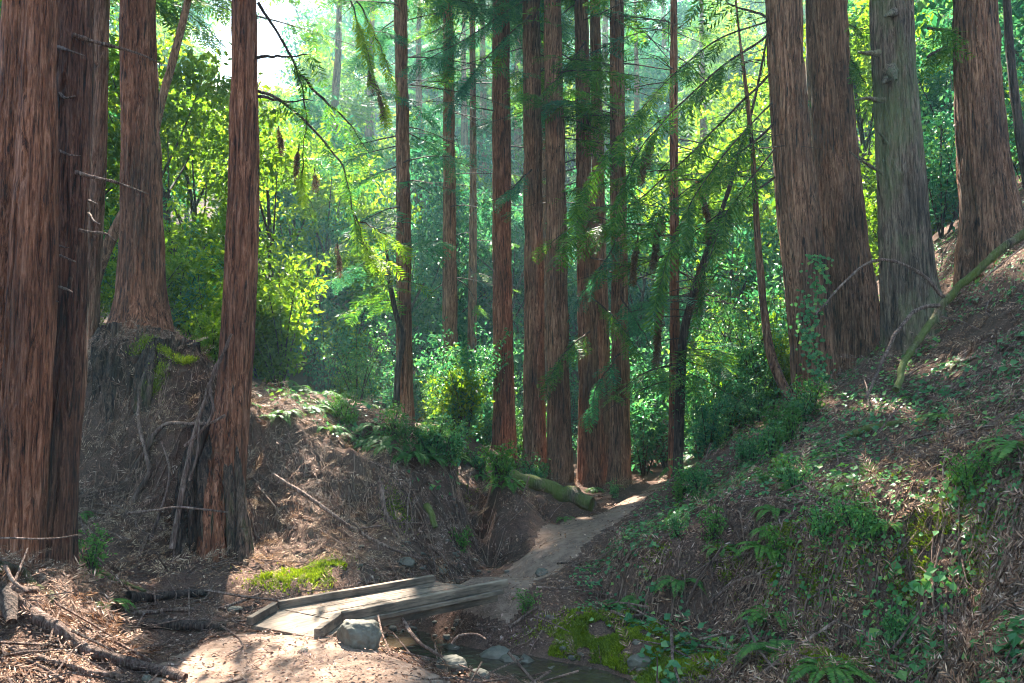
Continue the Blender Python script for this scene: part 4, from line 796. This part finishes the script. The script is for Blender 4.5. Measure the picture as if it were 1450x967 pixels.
stick(LG, 'bare stick leaning from the litter below the bridge to the boulder', 'branch', [(563, 867, 6.9), (590, 905, 6.5), (625, 930, 6.2), (640, 940, 6.1)], 6, 4, seed=18)
stick(LG, 'thin arching twig over the creek below the bridge', 'branch', [(640, 912, 6.3), (650, 900, 6.3), (675, 898, 6.3), (688, 905, 6.2)], 4, 2.5, seed=19)
for k, (lab, pix, w0, w1) in enumerate([
   ('bent root running level below the stump to the slim hollow-based redwood', [(167, 698, 8.75), (200, 650, 8.8), (221, 611, 8.8), (240, 600, 8.7), (270, 600, 8.5), (300, 598, 8.3), (318, 589, 8.3)], 8, 4),
   ('thick forked reddish root hanging straight below the stump', [(178, 725, 8.55), (196, 700, 8.6), (211, 668, 8.65), (206, 640, 8.75), (198, 600, 8.9), (196, 555, 9.0)], 9, 4),
   ('long straight vine leaning from the hollow base up the slim trunk', [(243, 778, 8.0), (256, 700, 8.1), (271, 633, 8.2), (284, 585, 8.25), (299, 540, 8.3), (328, 473, 8.35)], 9, 4),
   ('thin yellowish vine hanging below the stump', [(212, 764, 8.2), (230, 715, 8.3), (240, 678, 8.4), (237, 650, 8.5), (228, 624, 8.6)], 5, 3),
   ('thin level twig across the dark hollow base', [(180, 727, 8.2), (220, 722, 8.1), (256, 718, 8.05), (322, 725, 8.0)], 4, 2.5),
   ('curved vine looping in front of the slim trunk base', [(262, 632, 8.2), (290, 605, 8.2), (302, 580, 8.2), (298, 552, 8.25), (304, 520, 8.3), (322, 490, 8.35)], 5, 3),
   ('thin second vine beside the long straight one', [(268, 680, 8.1), (280, 640, 8.15), (283, 590, 8.2), (292, 560, 8.25)], 4, 3)]):
    stick('hanging_vine', lab, 'vine', pix, w0, w1, STICK, 8, .25, seed=30 + k)
stick('mossy_branch', 'green mossy branch arching over the slope in front of the lichen-covered redwood', 'branch', [(1570, 390, 8.6), (1530, 330, 8.6), (1470, 318, 8.6), (1445, 337, 8.7), (1405, 364, 8.8), (1370, 394, 8.9), (1336, 432, 9.0), (1310, 470, 8.9), (1285, 508, 8.7), (1268, 552, 8.4)], 14, 9, BARK_MOSS, 12, .25, seed=40)
stick('bare_branch', 'dark thin branch forking from the mossy arching branch', 'branch', [(1340, 425, 9.0), (1300, 385, 9.0), (1245, 368, 9.0), (1200, 395, 8.9), (1155, 445, 8.8)], 6, 2.5, STICK, 8, seed=41)
stick('bare_branch', 'grey stick leaning downhill beside the mossy arching branch', 'branch', [(1330, 432, 8.95), (1300, 438, 8.9), (1270, 470, 8.7), (1250, 510, 8.5), (1226, 566, 8.2)], 6, 4, STICK, 8, seed=42)
stick('dead_branch', 'pale dead branch lying on the right slope litter', 'branch', [(1290, 555), (1340, 528), (1395, 506), (1418, 500)], 8, 4, STICK, 8, lift=.04, twigs=3, seed=43)
stick('dead_branch', 'dark dead branch lying on the ivy slope', 'branch', [(1128, 690), (1150, 672), (1170, 650), (1188, 640)], 6, 4, BARK_DARK, 8, lift=.04, seed=44)
stick('dead_branch', 'mossy pole lying on the right slope below the ivy-footed redwood', 'branch', [(1195, 622), (1240, 608), (1285, 600)], 10, 8, BARK_MOSS, 8, lift=.02, seed=45)
stick('dead_branch', 'thin bare branch sticking out of the lower right bank', 'branch', [(1005, 868), (1040, 838), (1075, 825), (1105, 815)], 5, 3, STICK, 8, lift=.08, seed=46)
stick('dead_branch', 'long bare twig curving down the lower right bank', 'branch', [(1330, 868), (1362, 900), (1380, 930), (1400, 962)], 5, 3, STICK, 8, lift=.06, seed=47)
stick('dead_branch', 'thin twig standing at the mossy creek edge', 'branch', [(930, 966, 5.9), (931, 945, 5.9), (930, 930, 5.9)], 3, 2, STICK, 6, seed=48)
stick('dead_branch', 'pale stick poking from the litter beside the far bridge end', 'branch', [(722, 888, 7.2), (745, 870, 7.2), (764, 858, 7.2)], 5, 3, STICK, 6, seed=49)
stick('dead_branch', 'curved stick on the mossy creek bank', 'branch', [(865, 872), (890, 880), (920, 878), (940, 895)], 5, 3, STICK, 6, lift=.03, seed=50)

# ---- ferns
def frond(mb, o, az, L, rise, g, pin=.085, m_=0):
    k = 20; t = np.linspace(0, 1, k); d = np.array([math.cos(az), math.sin(az), 0])
    c = o + d * (L * (t - .12 * t ** 2))[:, None] + np.array([0, 0, 1.]) * (L * (rise * t - (rise + .25) * t ** 2.2))[:, None]
    mb.add(*tube(c, np.linspace(.004, .001, k), 4, cap=False), m_)
    T_ = np.gradient(c, axis=0); T_ /= np.linalg.norm(T_, axis=1)[:, None]; s = np.cross(T_, [0, 0, 1.]); s /= np.linalg.norm(s, axis=1)[:, None]; u = np.cross(s, T_)
    tt = np.linspace(.1, .985, 30)
    ci = np.stack([np.interp(tt, t, c[:, q]) for q in range(3)], 1); Ti = np.stack([np.interp(tt, t, T_[:, q]) for q in range(3)], 1); si = np.stack([np.interp(tt, t, s[:, q]) for q in range(3)], 1); ui = np.stack([np.interp(tt, t, u[:, q]) for q in range(3)], 1)
    ln = (pin * L / .5 * np.sin(np.pi * np.clip(tt * .88 + .14, 0, 1)) ** .7)[:, None]; w = ln * .17
    for sg in (-1, 1):
        x = si * sg + Ti * .35 - ui * g.uniform(.05, .3, (30, 1)); x /= np.linalg.norm(x, axis=1)[:, None]; mid = ci + x * ln * .45
        V = np.stack([ci, mid + Ti * w, ci + x * ln, mid - Ti * w], 1).reshape(-1, 3); mb.add(V, np.arange(len(V)).reshape(-1, 4), m_)
def fern_proto(seed, nf, L):
    g = np.random.default_rng(seed); mb = MB()
    for q in range(nf): frond(mb, np.array([0, 0, .0]), 6.28 * q / nf + g.uniform(-.3, .3), L * g.uniform(.7, 1.1), g.uniform(.5, 1.0), g)
    return mb
FP = [make_mesh('fern', np.concatenate(b.V), np.concatenate(b.F), LEAF_FERN, None, False) for b in (fern_proto(1, 11, .5), fern_proto(2, 8, .42), fern_proto(3, 13, .55))]
def put_fern(px, py, s, lab, grp=None, k=None, Y=None):
    c = ground_hit(px, py) if Y is None else np.array([at(px, Y), Y, float(gzf(at(px, Y), Y)[0])])
    o = link('fern', FP[rng.integers(0, 3) if k is None else k]); o.location = tuple(c + [0, 0, -.01]); o.rotation_euler = (0, 0, rng.uniform(0, 6.28)); o.scale = (s,) * 3; tag(o, lab, 'fern', grp); return o
for px, py, s, lab in [(880, 858, .6, 'small fern above the mossy mound by the creek'), (905, 852, .5, 'pale small fern next to the fern above the mossy mound'), (1100, 925, .85, 'large bright green fern low on the right bank'), (1175, 950, .7, 'fern at the bottom edge of the right bank'), (1335, 592, .6, 'pale fern upper of two on the right slope'), (1318, 628, .6, 'pale fern lower of two on the right slope'),
                   (1205, 690, .5, 'bluish fern in the middle of the ivy slope'), (1180, 708, .45, 'small fern below the bluish one on the ivy slope'), (1020, 690, .55, 'fern beside the trail crest on the ivy slope'), (842, 694, .55, 'yellowish fern at the end of the mossy gully log'), (800, 735, .5, 'bright fern on the trail edge over the gully'), (1452, 640, .9, 'glossy dark fern at the right edge of the slope'),
                   (110, 730, .55, 'small fern at the foot of the close redwood pair'), (118, 800, .8, 'fern growing beside the close redwood pair'), (150, 858, .55, 'pale fern at the foot of the dark bank'), (1190, 480, .9, 'fern in the hollow between the big slope redwoods'), (1255, 745, .4, 'tiny fern near the sunlit litter on the slope')]:
    put_fern(px, py, s, lab)
for q in range(30):
    px = rng.uniform(380, 770); py = 578 + max(0, px - 440) * .33 + rng.uniform(-4, 26); put_fern(px, min(py, 690), rng.uniform(.5, 1.0), 'green fern growing along the top of the left cut bank', 'ferns along the left bank top')
for q in range(22):
    put_fern(rng.uniform(370, 560), 0, rng.uniform(.8, 1.5), 'fern in the lush patch behind the left bank top', 'ferns behind the left bank', Y=rng.uniform(13.5, 17))
for q in range(14):
    Y = rng.uniform(14, 18); put_fern(rng.uniform(960, 1120), 0, rng.uniform(.8, 1.5), 'fern on the slope below the leaning snag', 'ferns below the snag', Y=Y)

# ================================================================== GROUND STUFF
MOSS_SPOTS = [(455, 808, .42, .22, 5000), (395, 822, .2, .12, 1500), (850, 900, .42, .26, 11000), (905, 915, .38, .24, 10000), (960, 945, .45, .2, 9000), (800, 905, .25, .16, 4500), (930, 800, .12, .3, 900), (1110, 940, .2, .15, 1600), (1180, 935, .18, .18, 1600), (1310, 775, .20, .2, 2500), (1350, 730, .25, .2, 1500), (1240, 690, .2, .15, 900),
                       (1150, 830, .15, .2, 1200), (1280, 850, .15, .2, 1200), (1030, 800, .12, .15, 900), (1000, 935, .35, .16, 4500), (930, 880, .25, .16, 3500), (1090, 830, .12, .12, 900), (1380, 800, .2, .15, 1200), (1110, 760, .15, .1, 700), (1290, 950, .2, .15, 1300), (760, 925, .12, .08, 700), (660, 700, .2, .15, 700), (560, 720, .15, .15, 700), (1000, 925, .25, .15, 1800), (1200, 800, .2, .2, 900)]
MOSS_AT = [(ground_hit(q[0], q[1]), q[2], q[3], q[4]) for q in MOSS_SPOTS]
def in_moss(x, y):
    o = np.zeros(len(x), bool)
    for c, a, b, n_ in MOSS_AT:
        if n_ > 2000: o |= ((x - c[0]) / (a * .8)) ** 2 + ((y - c[1]) / (b * .8)) ** 2 < 1
    return o
def near_points(n_, g, y0=3.3, y1=14.5, wide=.80):
    y = y0 * (y1 / y0) ** g.random(n_); x = g.uniform(-wide, wide, n_) * y; return x, y
def keep_dry(x, y): return (gzf(x, y) > cz + .02)
g = np.random.default_rng(90); mb = MB()
def lay(mb, n_, tm, size, g, m_=0, lift=(.003, .03), trail=.25, mask=None, tilt=.35):
    x, y = near_points(n_, g); tmk = trail_mask(x, y); k = keep_dry(x, y) & ((tmk > .05) | (g.random(n_) < trail))
    if mask is not None: k &= mask(x, y)
    k &= ~in_moss(x, y) | (g.random(n_) < .12)
    x, y = x[k], y[k]; n2 = len(x); nm = gnorm(x, y) + rand_dirs(n2, g) * tilt; z = gzf(x, y) + g.uniform(*lift, n2)
    M = basis(np.cross(nm, rand_dirs(n2, g)), nm) * g.uniform(*size, n2)[:, None, None]; wh = g.integers(0, len(tm), n2); pos = np.column_stack([x, y, z])
    for q, (V, F) in enumerate(tm):
        w = wh == q
        if w.any(): mb.add(*replicate(V, F, M[w], pos[w]), m_)
TWD = [twig_template(1.0, 11, .15, .03, seed=60 + k, ang=42) for k in range(4)]
def stick_tmpl(seed):
    g = np.random.default_rng(seed); p = np.array([[-.5, 0, 0], [-.15, g.normal() * .06, .03], [.2, g.normal() * .08, .05], [.5, g.normal() * .1, 0]]); return tube(p, [.012, .011, .009, .005], 4, cap=False)
STK = [stick_tmpl(k) for k in range(6)]
lf = np.array([[0, 0, 0], [.5, .28, .06], [1, 0, -.05], [.5, -.28, .06], [.52, 0, -.02]]); lF = np.array([[0, 1, 2, 4], [0, 4, 2, 3]])
lay(mb, 15000, TWD, (.05, .20), g, 0, tilt=.4)
lay(mb, 70000, [(lf, lF)], (.012, .045), g, 0, trail=.4, tilt=.6)
lay(mb, 9000, STK, (.06, .30), g, 1, (.004, .02), trail=.15, tilt=.3)
lay(mb, 420, STK, (.6, 1.1), g, 1, (.02, .06), trail=.0, tilt=.4)
lay(mb, 900, STK, (.3, .75), g, 1, (.01, .04), trail=.03, tilt=.35)
tag(mb.build('leaf_litter', [LEAF_DRY, STICK], smooth=False), 'brown needles, twigs and dead leaves covering the banks', 'leaf litter', kind='stuff')

g_ = np.random.default_rng(96); mb = MB(); f_, e_ = g_.random(420), g_.uniform(.04, .96, 420); pos = (bl + (br - bl) * e_[:, None]) * (1 - f_[:, None]) + (fl_ + (fr_ - fl_) * e_[:, None]) * f_[:, None] + [0, 0, .008]
M = basis(rand_dirs(420, g_) * [1, 1, .05], np.array([0, 0, 1.]) + rand_dirs(420, g_) * .15) * g_.uniform(.02, .10, 420)[:, None, None]
for q in range(4): mb.add(*replicate(*TWD[q], M[q::4], pos[q::4]))
tag(mb.build('fallen_needles', LEAF_DRY, smooth=False), 'dead needles and twigs scattered on the footbridge deck', 'leaf litter', kind='stuff')
# ivy and small broad leaves over the right slope, the bank top and the shelf
ivy = np.array([[0, 0, 0], [.35, .48, .10], [1, 0, -.06], [.35, -.48, .10], [.45, 0, -.02]])
g = np.random.default_rng(91); mb = MB()
def right_slope(x, y): return (x > np.interp(y, [3, 5.5, 6.5, 7.5, 9, 13, 14.5], [1.6, 1.0, .5, .45, .9, 3.0, 3.4])) & (fbm(x * 1.1, y * 1.1, 0, 33, 3) > np.where(y > 7, -.22, .02)) 
def bank_top(x, y): return (x < .6) & (x > -5) & (y > 10) & (gzf(x, y) > .55) & (fbm(x * 1.3, y * 1.3, 0, 34, 3) > -.12) & (trail_mask(x, y) > .15)
lay(mb, 70000, [(ivy, lF)], (.022, .052), g, 0, (.02, .09), 0, right_slope, .5)
lay(mb, 24000, [(ivy, lF)], (.05, .085), g, 0, (.03, .15), 0, lambda x, y: right_slope(x, y) & (fbm(x * 2.6, y * 2.6, 0, 37, 2) > .12), .5)
lay(mb, 30000, [(ivy, lF)], (.04, .09), g, 0, (.02, .16), 0, bank_top, .6)
gi = np.random.default_rng(97); vb = MB(); b1 = np.array(r1.location); n_ = 420; tt = gi.random(n_) ** 1.3; pos = np.array([P(1152 + 10 * math.sin(q * 9) + gi.normal() * 10, 572 - q * 210, 10.93 + q * .04) for q in tt])
pos[:, 1] += .0; nz = np.tile([-.12, -.95, .3], (n_, 1)) + rand_dirs(n_, gi) * .5
vb.add(*replicate(ivy, lF, basis(np.cross(nz, rand_dirs(n_, gi)), nz) * gi.uniform(.04, .075, n_)[:, None, None], pos)); vb.build('climbing_ivy', LEAF_IVY, r1, b1, False)
tag(mb.build('ivy_ground_cover', LEAF_IVY, smooth=False), 'small glossy ivy and herb leaves spreading over the slopes', 'ground cover', kind='stuff')
g = np.random.default_rng(92)
for q in range(24):                                   # leafy clumps on the bank top and the slope
    px = g.uniform(470, 760); c = ground_hit(px, min(690, 590 + max(0, px - 470) * .34 + g.uniform(0, 12))); put_shrub('low', c[0], c[1], g.uniform(.35, .8), 'small leafy seedling clump on the left bank top', 'seedling clumps on the left bank top', g)
for q in range(16):
    px = g.uniform(960, 1160); c = ground_hit(px, 700 - (px - 950) * .55 + g.uniform(0, 30)); put_shrub('low', c[0], c[1], g.uniform(.35, .75), 'small leafy clump on the upper edge of the ivy slope', 'leafy clumps on the ivy slope edge', g)
for px, py, s, lab in [(130, 815, .6, 'leafy seedling beside the close redwood pair'), (655, 780, .4, 'small green sprout under the left cut bank'), (1270, 915, .4, 'leafy sprout low on the right bank'), (1225, 770, .45, 'green leafy clump on the right bank lip'), (745, 868, .3, 'small sprout at the creek edge past the bridge'), (870, 705, .4, 'bright sprout at the trail crest')]:
    c = ground_hit(px, py); put_shrub('low', c[0], c[1], s, lab, None, g)

for q in range(15):
    px = g.uniform(900, 1440); lo = 720 - (px - 950) * .62; c = ground_hit(px, g.uniform(max(380, lo + 15), 800)); put_shrub('low', c[0], c[1], g.uniform(.22, .5), 'small green herb clump growing out of the ivy on the right slope', 'herb clumps on the right slope', g)
for q in range(9):
    px = g.uniform(960, 1440); lo = 720 - (px - 950) * .62; put_fern(px, g.uniform(max(400, lo + 20), 930), g.uniform(.4, .75), 'small fern among the litter and ivy of the right slope', 'ferns on the right slope')
# moss
g = np.random.default_rng(93); mb = MB()
for px, py, rx, ry, n_ in MOSS_SPOTS:
    c = ground_hit(px, py); x = c[0] + g.normal(size=n_) * rx * .6; y = c[1] + g.normal(size=n_) * ry * .6; k = (fbm(x * 5, y * 5, 0, 35, 3) > -.12) & keep_dry(x, y); x, y = x[k], y[k]
    moss_blades(mb, np.column_stack([x, y, gzf(x, y) - .002 + .02 * np.clip(fbm(x * 9, y * 9, 0, 36, 2), 0, 1)]), g, (.018, .042), gnorm(x, y))
tag(mb.build('moss_carpet', MOSS, smooth=False), 'yellow-green moss cushions on the banks and creek edge', 'moss', kind='stuff')

# roots and dead fronds hanging down the cut banks
g = np.random.default_rng(94); mb = MB(); x, y = near_points(60000, g, 4.2, 13.5); nm = gnorm(x, y, .12)
st_ = (nm[:, 2] < .80) & (gzf(x, y) > -.2) & (trail_mask(x, y) > .25) & (gzf(x, y) < 2.6); x, y, nm = x[st_][:5200], y[st_][:5200], nm[st_][:5200]
for a, b, n1 in zip(x, y, nm):
    L = g.uniform(.12, .55); k = 6; d = n1[:2] / (np.linalg.norm(n1[:2]) + 1e-6) * .45 + g.normal(size=2) * .25; q = [(a, b)]
    for i in range(k - 1): d = d + g.normal(size=2) * .12; q.append((q[-1][0] + d[0] * L / k, q[-1][1] + d[1] * L / k))
    q = np.array(q); zz = gzf(q[:, 0], q[:, 1]) + np.sin(np.linspace(.1, 2.6, k)) * g.uniform(.01, .07); mb.add(*tube(np.column_stack([q, zz]), np.linspace(.008, .003, k) * g.uniform(.5, 1.5), 4, cap=False))
tag(mb.build('hanging_roots', ROOT), 'fine roots and dead stems hanging down the cut banks', 'roots', kind='stuff')
# dry fronds tangled on the banks, and duff heaped round the trunk bases
g = np.random.default_rng(95); mb = MB()
for t_, rad in ((t1, .24), (t2, .22), (t4, .33), (r1, .42), (r2, .5), (r3, .5), (r4, .6), (t9, .14)) + tuple((q, .32) for q in MID[3:9]):
    n_ = 300; a_ = g.uniform(0, 6.28, n_); u_ = rad * (.85 + .75 * g.random(n_) ** 1.6); x = t_.location.x + np.cos(a_) * u_; y = t_.location.y + np.sin(a_) * u_
    h_ = np.clip(1.5 - u_ / rad, 0, .6) * .22; nm = np.column_stack([np.cos(a_), np.sin(a_), np.full(n_, 1.3)]) + rand_dirs(n_, g) * .6
    M = basis(np.cross(nm, rand_dirs(n_, g)), nm) * g.uniform(.08, .26, n_)[:, None, None]; pos = np.column_stack([x, y, gzf(x, y) + h_ * g.random(n_) + .01])
    for q in range(4): mb.add(*replicate(*TWD[q], M[q::4], pos[q::4]))
lay(mb, 20000, TWD, (.12, .36), g, 0, (.01, .08), 0, lambda x, y: (gnorm(x, y, .12)[:, 2] < .86) & (trail_mask(x, y) > .2), .7)
lay(mb, 16000, TWD, (.10, .34), g, 1, (.01, .10), 0, lambda x, y: (x < .5) & (y > 7.8) & (gzf(x, y) > .12) & (trail_mask(x, y) > .2), .9)
tag(mb.build('dry_frond_litter', [LEAF_DRY, STRAW], smooth=False), 'dead brown fronds and sprays tangled on the steep banks', 'dead fronds', kind='stuff')

# ================================================================== AIR
m = bpy.data.materials.new('forest_air'); m.use_nodes = True; n = m.node_tree.nodes; n.clear(); o_ = n.new('ShaderNodeOutputMaterial'); v_ = n.new('ShaderNodeVolumePrincipled')
v_.inputs['Color'].default_value = (.50, .92, 1.0, 1); v_.inputs['Density'].default_value = HAZE; v_.inputs['Anisotropy'].default_value = .25
m.node_tree.links.new(v_.outputs[0], o_.inputs['Volume'])
lo, hi = np.array([-230., -95, gV[:, 2].min() - 1]), np.array([230., 265, 75.])
V = np.array([[x, y, z] for z in (lo[2], hi[2]) for y in (lo[1], hi[1]) for x in (lo[0], hi[0])])
tag(link('haze', make_mesh('haze', V, [[0, 2, 3, 1], [4, 5, 7, 6], [0, 1, 5, 4], [2, 6, 7, 3], [0, 4, 6, 2], [1, 3, 7, 5]], m, None, False)), 'thin bluish haze between the trees', 'haze', kind='stuff')
